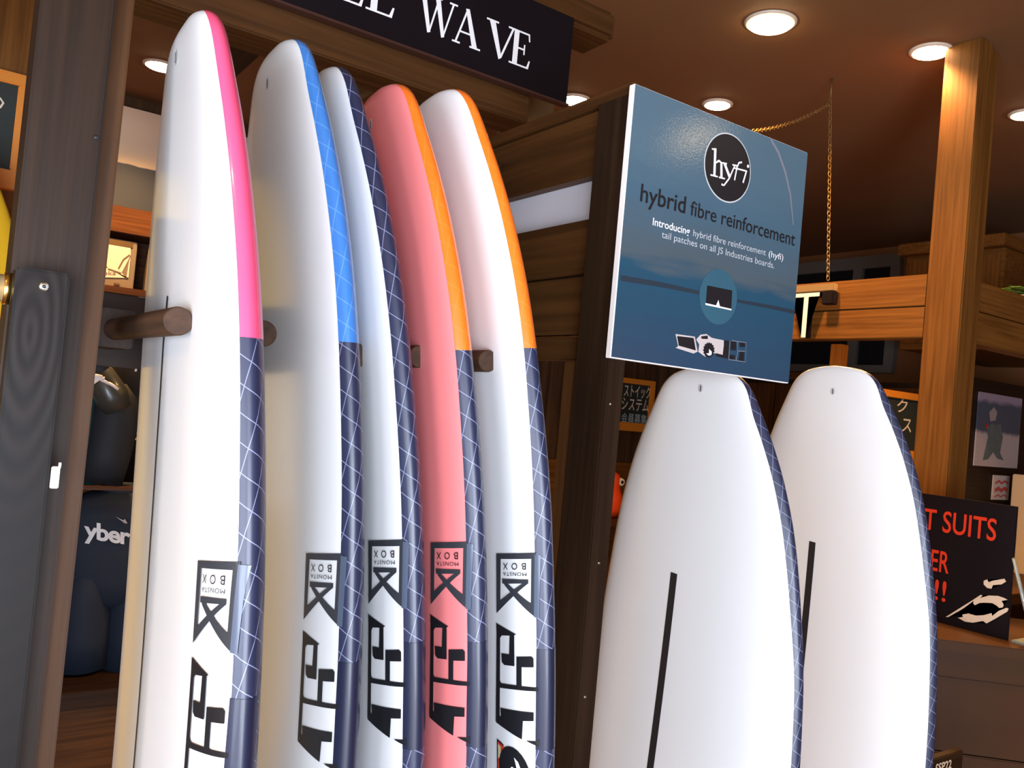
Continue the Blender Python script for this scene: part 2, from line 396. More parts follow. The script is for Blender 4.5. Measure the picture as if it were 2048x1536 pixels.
def make_board(pose, W, L, label, bodymat, bandmat, band_end, inset, logo_ds=None, stringer=None, plug_s=.045, plug_t=.005, saw=False, group=None, dark_full=False):
    b = Board(pose, W, L)
    tip = b.pt(L, 0)
    e = empty('surfboard', b.pt(L, PI), label, 'surfboard', group)
    S = [0, .0008, .002, .004, .0065, .0095, .013, .017, .022, .028, .035, .043, .052]+srange(.06, L-.06, .012)+[L-.04, L-.025, L-.012, L-.004, L]
    NA = 72; rows = []; uvs = []
    for s in S:
        r = []; q = []
        for k in range(NA):
            al = -PI+2*PI*k/NA; r.append(b.pt(s, al)); q.append(((1-math.sin(al))/2, s/L))
        rows.append(r); uvs.append(q)
    body = uvmesh('body', rows, uvs, bodymat, e, closed=True)
    nearend = lambda s: -PI/2-1.05
    sn = seam(b, inset)
    farseam = lambda s: -sn(s); farend = lambda s: PI/2+1.05
    top = .0006
    if dark_full:
        patch('rail_band', b, top, L-.15, sn, nearend, .0007, bandmat, e, label=None)
    else:
        patch('rail_band', b, top, band_end, sn, nearend, .0009, bandmat[0], e, label=bandmat[1])
        patch('carbon_rail', b, band_end-.001, L-.15, sn, nearend, .0007, carbon, e)
    patch('carbon_rail', b, band_end if not dark_full else .03, L-.15, lambda s: PI/2-.02, farend, .0007, carbon, e)
    if logo_ds is not None:
        ds = logo_ds
        V, Fc = poly_tris(LOGO, .006)
        flat('letter_logo', V, Fc, lambda t, s: b.deck(t, s+ds, .0012), black, e)
        V, Fc = poly_tris(FRAME, .006)
        flat('model_emblem', V, Fc, lambda t, s: b.deck(t, s+ds, .0014), plain('emblem_ink', (.035, .038, .045), .35), e)
        patch('emblem_edge', b, .560+ds, .632+ds, lambda s: -math.asin(min(.9999, .2345/b.h(s))), lambda s: -math.asin(min(.9999, .2400/b.h(s))), .0016, greyp, e, nc=4)
        patch('logo_backing', b, .668+ds, .784+ds, lambda s: -math.asin(min(.9999, .2375/b.h(s))), lambda s: -PI/2-.22, .0011, carbond, e, nc=8)
        for body_t, t0, t1, s0, hh, sp_ in (('BOX', -.2235, -.1840, .5715, .0078, 1.9), ('MONSTA', -.2245, -.1840, .5822, .0042, 1.15)):
            Vt, Ft, (x0, x1, y0, y1) = text_mesh(body_t, sp_)
            flat('lettering', Vt, Ft, lambda x, y: b.deck(t0+(t1-t0)*(x-x0)/(x1-x0), s0+ds+(y/y1)*hh+.18*(t1-t0)*(x-x0)/(x1-x0), .0016), black, e)
    if stringer:
        (t0, s0), (t1, s1), wd = stringer[:3]
        P = stroke([(t0, s0)]+list(stringer[3:])+[(t1, s1)], wd)
        V, Fc = poly_tris([P], .02)
        flat('stringer_strip', V, Fc, lambda t, s: b.deck(t, s, .0009), plain('strip_black', (.012, .012, .015), .5), e)
    # leash plug: small cup with a bar
    V, Fc = poly_tris([ring2(plug_t, plug_s, .006, .008, 20)]); 
    pg_ = flat('leash_plug', V, Fc, lambda t, s: b.deck(t, s, .0008), plain('plug_grey', (.55, .55, .55), .4), e)
    V, Fc = poly_tris([stroke([(plug_t-.0005, plug_s-.005), (plug_t-.0005, plug_s+.006)], .003)])
    flat('plug_bar', V, Fc, lambda t, s: b.deck(t, s, .0012), plain('plug_dark', (.10, .09, .09), .5), pg_)
    if saw:
        ct, cs = -.2055, .847
        gear = [(ct+(.0235+(.003 if k % 2 else 0))*math.cos(2*PI*k/44)*1.0, cs+(.0235+(.003 if k % 2 else 0))*math.sin(2*PI*k/44)) for k in range(44)]
        V, Fc = poly_tris([[(-0.1745, 0.8220), (-0.1855, 0.8235), (-0.1895, 0.8290), (-0.1985, 0.8220), (-0.2075, 0.8250), (-0.2085, 0.8840), (-0.1785, 0.8840)]], .006)
        flat('sticker_flame', V, Fc, lambda t, s: b.deck(t, s, .0010), plain('flame_red', (.62, .045, .012), .4, var=.5, scale=140), e, label='red flame sticker')
        V, Fc = poly_tris([stroke([(-0.1745, 0.8220), (-0.1765, 0.8840)], .002), stroke([(-0.1745, 0.8220), (-0.1875, 0.8245)], .002)], .006)
        flat('sticker_edge', V, Fc, lambda t, s: b.deck(t, s, .0012), black, e)
        V, Fc = poly_tris([[(-0.1757, 0.8260), (-0.1820, 0.8280), (-0.1820, 0.8410), (-0.1765, 0.8430)]], .006)
        flat('sticker_panel', V, Fc, lambda t, s: b.deck(t, s, .0013), plain('sticker_cream', (.55, .48, .28), .5, var=.4, scale=200), e)
        V, Fc = poly_tris([gear], .006); sb_ = flat('saw_blade', V, Fc, lambda t, s: b.deck(t, s, .0014), black, e)
        sw = [(ct-.002, cs-.016), (ct-.009, cs-.013), (ct-.0145, cs-.004), (ct-.0145, cs+.008), (ct-.010, cs+.016), (ct-.008, cs+.008), (ct-.008, cs-.002), (ct-.005, cs-.009)]
        V, Fc = poly_tris([sw, ring2(ct, cs, .004, .004, 14)], .006); flat('saw_swoosh', V, Fc, lambda t, s: b.deck(t, s, .0017), whitei, sb_)
    return b, e
ins = lambda a, c: (lambda s: pchip([0, .03, .1, .3, .6, .9, 2.0], [.0010, .004, a, a, c, c, c], s))
pinkb = (plain('pink_resin', (.86, .085, .20), .3, coat=.5, var=.08, scale=14), 'fluorescent pink rail band')
blueb = (grid_mat('blue_rail', (.045, .20, .56), (.16, .38, .72), strength=.6), 'blue rail band with fine pale grid')
orangeb = (grid_mat('orange_rail', (.88, .17, .012), (.90, .27, .05), strength=.4), 'fluorescent orange rail band')
pinkdeck = plain('coral_pink_resin', (.90, .24, .24), .28, coat=.5, var=.02)
G = 'surfboards standing tail up in the rack'
make_board((.236, .9169, 1.8678, .0262, .015, .0075), .49, 1.834, 'white surfboard with fluorescent pink rail, beside the dark rack post', white, pinkb, .328, ins(.0045, .0065), -.046, ((.006, .285), (.034, 1.35), .0060, (.018, .335), (.028, .44), (.034, .55), (.036, .80)), .036, .012, group=G)
make_board((.3649, 1.0348, 1.9197, .0391, .0423, .0057), .49, 1.886, 'white surfboard with blue rail, next to the pink-railed one', white, blueb, .366, ins(.0075, .0098), .026, None, .045, .005, group=G)
make_board((.4261, 1.0446, 1.9098, .0753, .0776, -.0085), .49, 1.880, 'cream white surfboard with black gridded rail up to its tail', white, carbon, .34, ins(.0075, .0098), .006, None, .045, .005, group=G, dark_full=True)
make_board((.5006, 1.0236, 1.9043, .0958, .0756, -.0102), .49, 1.875, 'coral pink surfboard with orange rail, second from the plank panel', pinkdeck, orangeb, .346, ins(.0065, .0095), 0.0, None, .045, .003, group=G)
make_board((.5783, 1.0162, 1.9184, .0791, .0792, -.0171), .49, 1.889, 'cream white surfboard with orange rail and red saw blade sticker', white, orangeb, .350, ins(.0045, .0095), .028, None, .051, .004, saw=True, group=G)
make_board((1.262, 1.1158, 1.6083, -.0189, -.025, -.0002), .505, 1.574, 'short white surfboard with its tail under the blue sign', white, carbon, .34, ins(.0120, .0075), None, ((.030, .40), (.055, .95), .017), .041, -.003, group=G, dark_full=True)
make_board((1.7048, 1.1366, 1.6591, .0162, .0105, -.0038), .505, 1.625, 'short white surfboard standing free in front of the honey wood post', white, carbon, .34, ins(.0120, .0075), None, ((.030, .40), (.055, .95), .017), .058, -.005, group=G, dark_full=True)

# ------------------------------------------------------------------ board rack
rack = empty('surfboard_rack', (.45, 1.1, 0), 'dark stained timber surfboard rack with round pegs and plank end panel', 'rack')
# left post: tall post, side batten and short front plank
box('post', (.054, .912, 0), (.118, .995, RH-.02), wz, rack)
box('post_batten', (.119, .935, 0), (.1375, 1.0, RH-.02), bz, rack, .0015)
def knot_mat():
    m, nt, b = nodes('knotty_plank')
    tc = nt.nodes.new('ShaderNodeTexCoord'); mp = nt.nodes.new('ShaderNodeMapping'); k = at(62, 668, 1, .872)
    mp.inputs['Location'].default_value = (-k.x*62, 0, -k.z*17); mp.inputs['Scale'].default_value = (62, 0, 17)
    nt.links.new(tc.outputs['Object'], mp.inputs[0])
    wv = nt.nodes.new('ShaderNodeTexWave'); wv.wave_type = 'RINGS'; wv.rings_direction = 'SPHERICAL'; wv.inputs['Scale'].default_value = .62; wv.inputs['Distortion'].default_value = 2.2; wv.inputs['Detail'].default_value = 2; wv.inputs['Detail Scale'].default_value = .9
    nt.links.new(mp.outputs[0], wv.inputs['Vector'])
    mx = nt.nodes.new('ShaderNodeMix'); mx.data_type = 'RGBA'; mx.inputs[6].default_value = (.0055, .0034, .0024, 1); mx.inputs[7].default_value = (.014, .0095, .0078, 1)
    ln = nt.nodes.new('ShaderNodeVectorMath'); ln.operation = 'LENGTH'; nt.links.new(mp.outputs[0], ln.inputs[0])
    mr = nt.nodes.new('ShaderNodeMapRange'); mr.inputs[1].default_value = 1.2; mr.inputs[2].default_value = 3.2; mr.inputs[3].default_value = 1; mr.inputs[4].default_value = .12; nt.links.new(ln.outputs['Value'], mr.inputs[0])
    ml = nt.nodes.new('ShaderNodeMath'); ml.operation = 'MULTIPLY'; nt.links.new(wv.outputs[1], ml.inputs[0]); nt.links.new(mr.outputs[0], ml.inputs[1])
    nt.links.new(ml.outputs[0], mx.inputs[0]); nt.links.new(mx.outputs[2], b.inputs['Base Color'])
    b.inputs['Roughness'].default_value = .45; b.inputs['Specular IOR Level'].default_value = .16
    bp = nt.nodes.new('ShaderNodeBump'); bp.inputs['Strength'].default_value = .10; bp.inputs['Distance'].default_value = .001
    nt.links.new(ml.outputs[0], bp.inputs['Height']); nt.links.new(bp.outputs[0], b.inputs['Normal'])
    return m
lp = box('front_plank', (.0555, .872, 0), (.099, .911, 1.585), knot_mat(), rack, .002)
box('post', (.821, .945, 0), (.8585, 1.02, 1.985), wz, rack)
box('post_batten', (.8235, 1.021, 0), (.852, 1.05, 1.58), bz, rack, .0015)
# the plank end panel beyond board five
for i, (z0, z1) in enumerate(((1.583, 1.6215), (1.6245, 1.7175), (1.721, 1.809), (1.879, 1.984))):
    box('plank', (.836, 1.022, z0), (.858, 1.50, z1), by, rack, .0015)
box('top_cap', (.828, .95, 1.986), (.864, 1.52, 2.006), by, rack, .002)
box('white_panel', (.858, .99, 1.79), (.866, 1.50, 1.895), plain('white_acrylic', (.62, .62, .68), .25), rack, .001, label='glossy white strip in the gap between the planks')
# rails behind the boards
box('peg_rail', (.1385, 1.262, 1.505), (.835, 1.302, 1.605), wx, rack)
box('dark_gap_block', (.1385, 1.135, 1.528), (.206, 1.262, 1.576), wy, rack)  # added block standing in for a dark gap; also backs the first peg
box('base_board', (.05, .65, 0), (.83, 1.42, .035), wx, rack)
box('post', (.10, 1.303, 0), (.16, 1.345, 1.72), wz, rack); box('post', (.795, 1.303, 0), (.835, 1.345, 1.95), wz, rack)
for i in range(3):
    x0 = .50+i*.098; box('shade_plank', (x0, 1.303, .04), (x0+.095, 1.319, 1.50), wz, rack, .001)  # unseen planks added to keep the gap beyond board five dark
pegside = wood('peg_wood', (.034, .016, .009), (.070, .034, .018), axis=1, rough=.55)
for (px, py, x, phi) in ((357, 642, .184, 0), (529, 667, .280, .02), (716, 711, .400, .045), (840, 713, .4745, .075), (977, 722, .551, .078)):
    P = at(px, py, 0, x); far = Vector((x+math.sin(phi)*((1.14 if px == 357 else 1.265)-P.y), 1.14 if px == 357 else 1.265, P.z)); d = (far-P).normalized()
    r = .0135
    o = tube('peg', [P+d*.0, P+d*.0006, P+d*.002, P+d*.1, far], [r-.0012, r-.0004, r, r, r], pegside, rack, 28)
    V, Fc = poly_tris([ring2(0, 0, r-.0013, r-.0013, 28)]); a = d.cross(Vector((0, 0, 1))).normalized(); u = a.cross(d)
    flat('peg_face', V, Fc, lambda x_, y_: P-d*.0004+a*x_+u*y_, pegside, o)
def screw(p, nrm, r=.0028, name='screw', mat=steel):
    p = Vector(p); nrm = Vector(nrm).normalized()
    tube(name, [p-nrm*.002, p+nrm*.0006, p+nrm*.0012], [r, r, r*.5], mat, rack, 10)
screw(at(88, 573, 1, .871), (0, -1, 0), .0042); screw(at(88, 573, 1, .8705), (0, -1, 0), .0020, 'screw', black)
for q in ((1221, 808), (1198, 1126), (1170, 1394)): screw(at(*q, 1, .9445), (0, -1, 0), .0022)
for q in ((1187, 456), (1188, 486), (1163, 1070)): screw(at(*q, 0, .8355), (-1, 0, 0), .0022)
screw(at(192, 275, 1, .911), (0, -1, 0), .0022, 'screw', black)
# base for the two short boards
box('display_plinth', (1.0, .62, 0), (1.85, 1.5, .035), wx, bev=.003, label='low dark wooden base under the two short surfboards', cat='base')
# little white plastic hook on the left post
hk = at(110, 955, 1, .868)
e = empty('cable_hook', hk, 'small white plastic hook on the dark rack post', 'hook')
box('hook_plate', hk+Vector((-.0035, -.001, -.010)), hk+Vector((.0035, .0035, .010)), white, e, .0008)
tube('hook_arm', [hk+Vector((.002, -.002, .008)), hk+Vector((.002, -.006, .0095)), hk+Vector((.002, -.008, .012)), hk+Vector((.002, -.0075, .0145))], .0012, white, e, 8)

# ------------------------------------------------------------------ blue printed sign
sx0, sx1, sz0, sz1, sy = .8135, 1.2275, 1.585, 1.9925, .93
def print_mat():
    m, nt, b = nodes('blue_print')
    tc = nt.nodes.new('ShaderNodeTexCoord'); sp = nt.nodes.new('ShaderNodeSeparateXYZ'); nt.links.new(tc.outputs['Object'], sp.inputs[0])
    mr = nt.nodes.new('ShaderNodeMapRange'); mr.inputs[1].default_value = sz0; mr.inputs[2].default_value = sz1; nt.links.new(sp.outputs[2], mr.inputs[0])
    rp = nt.nodes.new('ShaderNodeValToRGB'); r = rp.color_ramp
    r.elements[0].position = 0; r.elements[0].color = (.026, .055, .098, 1); r.elements[1].position = 1; r.elements[1].color = (.085, .140, .180, 1)
    for p, c in ((.34, (.020, .070, .115, 1)), (.40, (.072, .095, .112, 1)), (.62, (.062, .115, .158, 1)), (.80, (.080, .135, .175, 1))):
        k = r.elements.new(p); k.color = c
    wv = nt.nodes.new('ShaderNodeTexNoise'); wv.inputs['Scale'].default_value = 1; wv.inputs['Detail'].default_value = 3
    mp = nt.nodes.new('ShaderNodeMapping'); mp.inputs['Scale'].default_value = (6, 1, 42); mp.inputs['Rotation'].default_value = (0, -.22, 0)
    nt.links.new(tc.outputs['Object'], mp.inputs[0]); nt.links.new(mp.outputs[0], wv.inputs['Vector'])
    ad = nt.nodes.new('ShaderNodeMath'); ad.operation = 'MULTIPLY_ADD'; nt.links.new(wv.outputs[0], ad.inputs[0]); ad.inputs[1].default_value = .22
    nt.links.new(mr.outputs[0], ad.inputs[2]); sb = nt.nodes.new('ShaderNodeMath'); sb.operation = 'SUBTRACT'; sb.inputs[1].default_value = .11
    nt.links.new(ad.outputs[0], sb.inputs[0]); nt.links.new(sb.outputs[0], rp.inputs[0])
    nt.links.new(rp.outputs[0], b.inputs['Base Color']); b.inputs['Roughness'].default_value = .10
    bp = nt.nodes.new('ShaderNodeBump'); bp.inputs['Strength'].default_value = .10; bp.inputs['Distance'].default_value = .001
    n3 = nt.nodes.new('ShaderNodeTexNoise'); n3.inputs['Scale'].default_value = 420; nt.links.new(tc.outputs['Object'], n3.inputs['Vector'])
    nt.links.new(n3.outputs[0], bp.inputs['Height']); nt.links.new(bp.outputs[0], b.inputs['Normal'])
    return m
sg = empty('display_sign', (1.02, sy, sz0), 'square blue printed sign reading hyfi hybrid fibre reinforcement', 'sign')
box('sign_board', (sx0, sy, sz0), (sx1, sy+.0115, sz1), plain('foam_board', (.86, .80, .76), .6), sg, .001)
mesh('print_face', [(sx0+.0012, sy-.0004, sz0+.0015), (sx1-.0005, sy-.0004, sz0+.0015), (sx1-.0005, sy-.0004, sz1-.001), (sx0+.0012, sy-.0004, sz1-.001)], [(0, 1, 2, 3)], print_mat(), sg)
def S2(px, py): p = at(px, py, 1, sy); return (p.x, p.z)
def sflat(name, polys, mat, lay=1, **kw):
    V, Fc = poly_tris(polys); return flat(name, V, Fc, lambda x, z: (x, sy-.0004-.0004*lay, z), mat, sg, **kw)
inkd = plain('sign_black', (.014, .013, .016), .3); tealm = plain('teal_disc', (.035, .105, .15), .3, var=.12)
cx, cz = S2(1455, 336); rr = .0560
sflat('badge_ring', [ring2(cx, cz, rr, rr*1.0, 56)], plain('ring_grey', (.55, .56, .56), .4), 1)
bd_ = sflat('badge', [ring2(cx, cz, rr-.0022, rr-.0022, 56)], inkd, 2, label='round black badge lettered hyfi')
def SP(l): return [S2(*p) for p in l]
hy = [stroke(SP([(1429, 297), (1427, 352)]), 0.0054), stroke(SP([(1422, 298), (1429, 300)]), 0.0025), stroke(SP([(1419, 350), (1434, 354)]), 0.0025),
      stroke(SP([(1428, 327), (1436, 322), (1441, 326), (1441, 356)]), [.002, .004, .005, .0054]), stroke(SP([(1436, 355), (1448, 358)]), 0.0025),
      stroke(SP([(1447, 327), (1458, 356)]), 0.0054), stroke(SP([(1443, 326), (1452, 328)]), 0.0025),
      stroke(SP([(1468, 331), (1456, 358), (1446, 371), (1441, 369)]), [.0026, .003, .0028, .0036]), stroke(SP([(1463, 330), (1472, 332)]), 0.0025),
      stroke(SP([(1482, 325), (1476, 326), (1472, 335), (1467, 361)]), 0.0030), stroke(SP([(1465, 336), (1492, 343)]), 0.0026),
      stroke(SP([(1491, 342), (1484, 366)]), 0.0033), ring2(*S2(1494, 333), .0028, .0028, 12)]
for i, p in enumerate(hy):
    V, Fc = poly_tris([p]); flat('badge_letter', V, Fc, lambda x, z: (x, sy-.0018-.00003*i, z), whitei, bd_)
def stext(name, body, p0, p1, h, mat, capref=None, bold=0):
    A, B = S2(*p0), S2(*p1)
    text_between(name, body, (A[0], sy-.0010, A[1]), (B[0], sy-.0010, B[1]), h, (0, 0, 1), (0, -1, 0), .0002, mat, sg, capref=capref, bold=bold)
stext('lettering', 'hybrid', (1279, 402), (1369, 427), .0262, inkd, bold=.010)
stext('lettering', 'fibre reinforcement', (1379, 430), (1588, 492), .0228, inkd, bold=.004)
stext('lettering', 'Introducing', (1304, 450), (1378, 470), .0112, whitei, bold=.014)
pale = plain('pale_ink', (.50, .52, .55), .4)
stext('lettering', 'hybrid fibre reinforcement', (1385, 472), (1530, 511), .0104, pale)
stext('lettering', '(hyfi)', (1536, 513), (1565, 521), .0104, whitei)
stext('lettering', 'tail patches on all JS Industries boards.', (1322, 475), (1547, 537), .0104, pale)
# printed rail line, disc and patch drawing
sflat('printed_line', [stroke(SP([(1241, 556), (1320, 569), (1400, 586)]), [.0085, .0075, .006])], plain('line_dark', (.022, .035, .050), .35), 1)
sflat('printed_line', [stroke(SP([(1474, 602), (1530, 612), (1588, 624)]), [.005, .006, .007])], plain('line_dark', (.022, .035, .050), .35), 1)
sflat('lilac_arc', [stroke(SP([(1541, 279), (1556, 305), (1570, 345), (1580, 390), (1586, 450)]), [.0045, .0055, .005, .004, .002])], plain('arc_lilac', (.20, .20, .24), .3), 1)  # thin tapering lilac arc laid over the sign face
cx, cz = S2(1436, 594); sflat('printed_disc', [ring2(cx, cz, .0445, .0445, 48)], tealm, 2, label='pale teal printed disc with tail patch')
sflat('patch_drawing', [SP([(1413, 571), (1463, 581), (1461, 618), (1410, 609)])], inkd, 3)
sflat('patch_edge', [SP([(1409, 606), (1461, 618), (1461, 621), (1409, 610)]), SP([(1430, 611), (1435, 600), (1438, 613)])], whitei, 4)
def z2(l): return [S2(1330+x*180/2048, 650+y*90/1024) for x, y in l]
sflat('brand_mark', [z2([(230, 205), (670, 265), (735, 610), (690, 625), (640, 650), (235, 520), (290, 480)]), z2([(700, 330), (800, 220), (940, 205), (1050, 290), (1330, 350), (1330, 740), (1120, 640), (900, 720), (750, 610), (770, 440)])], plain('mark_cream', (.55, .48, .46), .45), 1)
sflat('brand_mark_fill', [z2([(262, 250), (640, 295), (690, 580), (300, 470)]), z2([(810, 260), (960, 240), (960, 320), (820, 315)]), [S2(1330+(985+(125+(12 if k % 2 else -12))*math.cos(2*PI*k/30))*180/2048, 650+(570+(170+(14 if k % 2 else -14))*math.sin(2*PI*k/30))*90/1024) for k in range(30)],
      z2([(1340, 345), (1455, 365), (1420, 770), (1150, 710), (1150, 640), (1300, 680)]), z2([(1495, 370), (1610, 385), (1600, 580), (1480, 565)]), z2([(1690, 400), (1810, 415), (1805, 505), (1690, 495)]), z2([(1470, 680), (1580, 690), (1570, 790), (1455, 775)]), z2([(1690, 610), (1790, 620), (1780, 825), (1660, 810)])], inkd, 2)
sflat('brand_mark_swoosh', [z2([(985, 545), (1050, 610), (1040, 680), (980, 700), (920, 650), (985, 640)])], whitei, 3)
for q in (z2([(1460, 365), (1430, 780)]), z2([(1630, 385), (1640, 590), (1800, 600)]), z2([(1640, 600), (1600, 800)]), z2([(1500, 355), (1830, 400), (1815, 840), (1430, 785)])):
    sflat('brand_mark_line', [stroke(q, .0012)], plain('line_grey', (.20, .21, .23), .4), 3)

# ------------------------------------------------------------------ overhead beams and hanging sign
hb = empty('overhead_frame', (.4, 1.6, 2.1), 'dark timber overhead beams carrying the black hanging sign', 'beam')
box('beam', (-.6, 1.505, 2.118), (1.02, 1.60, 2.20), bx_, hb, .003)
box('beam', (-.6, 1.50, 2.372), (1.243, 1.62, 2.440), bx_, hb, .012)
box('beam', (-.6, 1.66, 2.235), (.80, 1.74, 2.33), wx, hb, .003)
box('beam', (.62, 2.05, 2.15), (1.12, 2.13, 2.24), bx_, hb, .003)
box('hanger_post', (-.52, 1.52, 2.20), (-.46, 1.58, RH+.005), wz, hb, .002); box('hanger_post', (.66, 1.62, 2.20), (.72, 1.68, RH+.005), wz, hb, .002)
hb0 = at(1005, 230, 1, 1.72); hb1 = at(1108, 230, 1, 1.72)
box('added_brown_board', (hb0.x, 1.72, 1.98), (hb1.x, 1.74, 2.36), plain('added_board_brown', (.16, .085, .03), .6), hb, .002)  # board added to stand for the lighter brown area below the sign
box('cross_beam', (.40, 1.60, 2.12), (.46, 2.06, 2.20), wy, hb, .002); box('cross_beam', (.66, 1.60, 2.375), (.72, 2.13, 2.435), wy, hb, .002)
box('cross_beam', (.70, 1.60, 2.12), (.762, 2.90, 2.20), by, hb, .002)
box('bracket', at(1066, 8, 1, 1.499)+Vector((0, -.003, -.016)), at(1084, 12, 1, 1.5)+Vector((0, .003, .002)), brass, hb, .001)
hs = empty('hanging_sign', (.55, 1.47, 2.18), 'long black hanging sign lettered LL WAVE in white serif capitals', 'sign')
box('sign_panel', (-.30, 1.478, 2.178), (1.100, 1.490, 2.372), blackm, hs, .001)
box('sign_edge', (-.30, 1.474, 2.174), (1.104, 1.494, 2.179), plain('edge_maroon', (.05, .018, .012), .4), hs, .001)
GL = {
 'L': [[(.12, .02), (.30, .02), (.30, .98), (.12, .98)], [(0, .95), (.42, .95), (.42, 1), (0, 1)], [(0, 0), (.70, 0), (.71, .055), (0, .05)], [(.62, .02), (.71, 0), (.76, .27), (.71, .27)]],
 'W': [[(.06, 1), (.22, 1), (.46, .02), (.36, -.02)], [(.38, -.02), (.44, .02), (.68, 1), (.62, 1)], [(.52, .98), (.68, .98), (.90, .02), (.80, -.02)], [(.82, -.02), (.88, .02), (1.14, .98), (1.08, .98)], [(0, .95), (.30, .95), (.30, 1), (0, 1)], [(.46, .95), (.74, .95), (.74, 1), (.46, 1)], [(.98, .95), (1.24, .95), (1.24, 1), (.98, 1)]],
 'A': [[(.08, .02), (.14, .02), (.46, 1), (.40, 1)], [(.36, 1), (.48, 1.02), (.84, .02), (.66, .02)], [(.22, .32), (.66, .32), (.66, .37), (.22, .37)], [(0, 0), (.26, 0), (.26, .05), (0, .05)], [(.58, 0), (.94, 0), (.94, .05), (.58, .05)]],
 'V': [[(.08, .98), (.26, .98), (.52, .06), (.44, -.02)], [(.44, -.02), (.52, .04), (.84, .98), (.78, .98)], [(0, .95), (.36, .95), (.36, 1), (0, 1)], [(.66, .95), (.94, .95), (.94, 1), (.66, 1)]],
 'E': [[(.12, .02), (.30, .02), (.30, .98), (.12, .98)], [(0, .95), (.70, .95), (.68, 1), (0, 1)], [(0, 0), (.72, 0), (.72, .05), (0, .05)], [(.28, .48), (.54, .48), (.54, .53), (.28, .53)], [(.50, .36), (.55, .36), (.55, .65), (.50, .65)], [(.64, .02), (.72, 0), (.77, .24), (.72, .24)], [(.63, .98), (.68, 1), (.72, .78), (.67, .78)]]}
def serif(ch, x0, x1, z0, hgt):
    wd = max(p[0] for P in GL[ch] for p in P)
    for i, P in enumerate(GL[ch]):
        if i == 0: V, Fc, n = [], [], 0
        v, f = poly_tris([P]); V += [(a, c, i) for a, c in v]; Fc += [tuple(k+n for k in q) for q in f]; n += len(v)
    mesh('letter', [(x0+(x1-x0)*a/wd, 1.4775-.00004*i, z0+hgt*c) for a, c, i in V], Fc, whitei, hs)
for ch, pa, pb in (('L', (672, -8), (727, 10)), ('L', (732, 8), (788, 30)), ('W', (837, -2), (916, 14)), ('A', (904, 80), (960, 103)), ('V', (974, 39), (1036, 62)), ('E', (1017, 127), (1064, 80))):
    serif(ch, at(*pa, 1, 1.477).x, at(*pb, 1, 1.477).x, 2.2215, .075)

# ------------------------------------------------------------------ honey wood post and beams on the right
fr = empty('timber_frame', (2.70, 1.42, 0), 'honey coloured timber post with cross beams reaching the ceiling', 'post')
PX = 2.62
box('post', (PX, 1.367, 0), (PX+.075, 1.485, RH+.002), oz, fr, .004); box('post', (PX+.078, 1.385, 0), (PX+.15, 1.485, RH+.002), oz, fr, .004)
box('beam', (PX+.004, 1.485, 1.950), (PX+.06, 3.6, 2.054), oy, fr, .003); box('beam', (PX+.004, 1.485, 1.845), (PX+.06, 3.6, 1.947), oy, fr, .003)
box('beam', (PX+.15, 1.40, 1.955), (RX1, 1.46, 2.05), ox, fr, .003); box('beam', (PX+.15, 1.40, 1.845), (RX1, 1.46, 1.950), ox, fr, .003)
# ceiling hook, chains, T sign
def chain(name, A, B, mat, parent, n, sag=0, r=.006):
    A = Vector(A); B = Vector(B); bm = bmesh.new(); V = []; Fc = []
    for i in range(n):
        t = (i+.5)/n; p = A.lerp(B, t)-Vector((0, 0, sag*4*t*(1-t))); d = (B-A).normalized(); L = (B-A).length/n*.68
        side = d.cross(Vector((.3, .9, .2))).normalized(); oth = d.cross(side)
        if i % 2: side = oth
        pts = [p+d*(L*math.cos(2*PI*k/8))+side*(r*math.sin(2*PI*k/8)) for k in range(9)]
        v, f = tube_verts(pts, .0013, 5, False); b0 = len(V); V += v; Fc += [tuple(k+b0 for k in q) for q in f]
    return mesh(name, V, Fc, mat, parent, True)
gold = plain('chain_gold', (.20, .115, .035), .5, metal=.6)
TX = 2.595
ts = empty('letter_sign', (TX, 1.9, 1.85), 'white letter T hanging on a chain from a dark bar', 'sign')
box('bar', (TX-.015, 1.80, 2.012), (TX+.012, 2.60, 2.040), plain('bar_brown', (.22, .14, .06), .5), ts, .003)
box('bar_clip', (TX-.020, 1.797, 1.965), (TX+.014, 1.842, 2.012), blackm, ts, .003)
chain('chain', at(1656, 560, 0, TX), at(1661, 196, 0, TX), gold, ts, 46)
top = at(1661, 196, 0, TX); tube('chain_hook', [top, (top.x, top.y, RH)], .003, gold, ts, 8)
def Tb(px, py): p = at(px, py, 0, TX-.012); return (p.y, p.z)
TD = .008
Tpoly = [(y+TD, z) for y, z in [(1.962, 2.010), (1.848, 2.010), (1.848, 1.996), (1.893, 1.996), (1.893, 1.848), (1.912, 1.848), (1.912, 1.996), (1.962, 1.996)]]
V, Fc = poly_tris([Tpoly]); n = len(V)
def prism(name, P, x0, x1, mat, parent):
    bm = bmesh.new(); f = bm.faces.new([bm.verts.new((x1, y, z)) for y, z in P]); r = bmesh.ops.extrude_face_region(bm, geom=[f])
    bmesh.ops.translate(bm, vec=(x0-x1, 0, 0), verts=[g for g in r['geom'] if isinstance(g, bmesh.types.BMVert)])
    return frombm(name, bm, mat, parent)
lb_ = prism('letter_body', Tpoly, TX-.012, TX+.02, blackm, ts)
mesh('letter_face', [(TX-.0125, y, z) for y, z in V], Fc, whitei, lb_)
ch2 = chain('gold_chain', at(1505, 262, 0, 2.2), top-Vector((0, 0, .02)), gold, None, 40, .02)
put(ch2, None, 'gold chain sagging from a ceiling hook to behind the blue sign', 'chain')

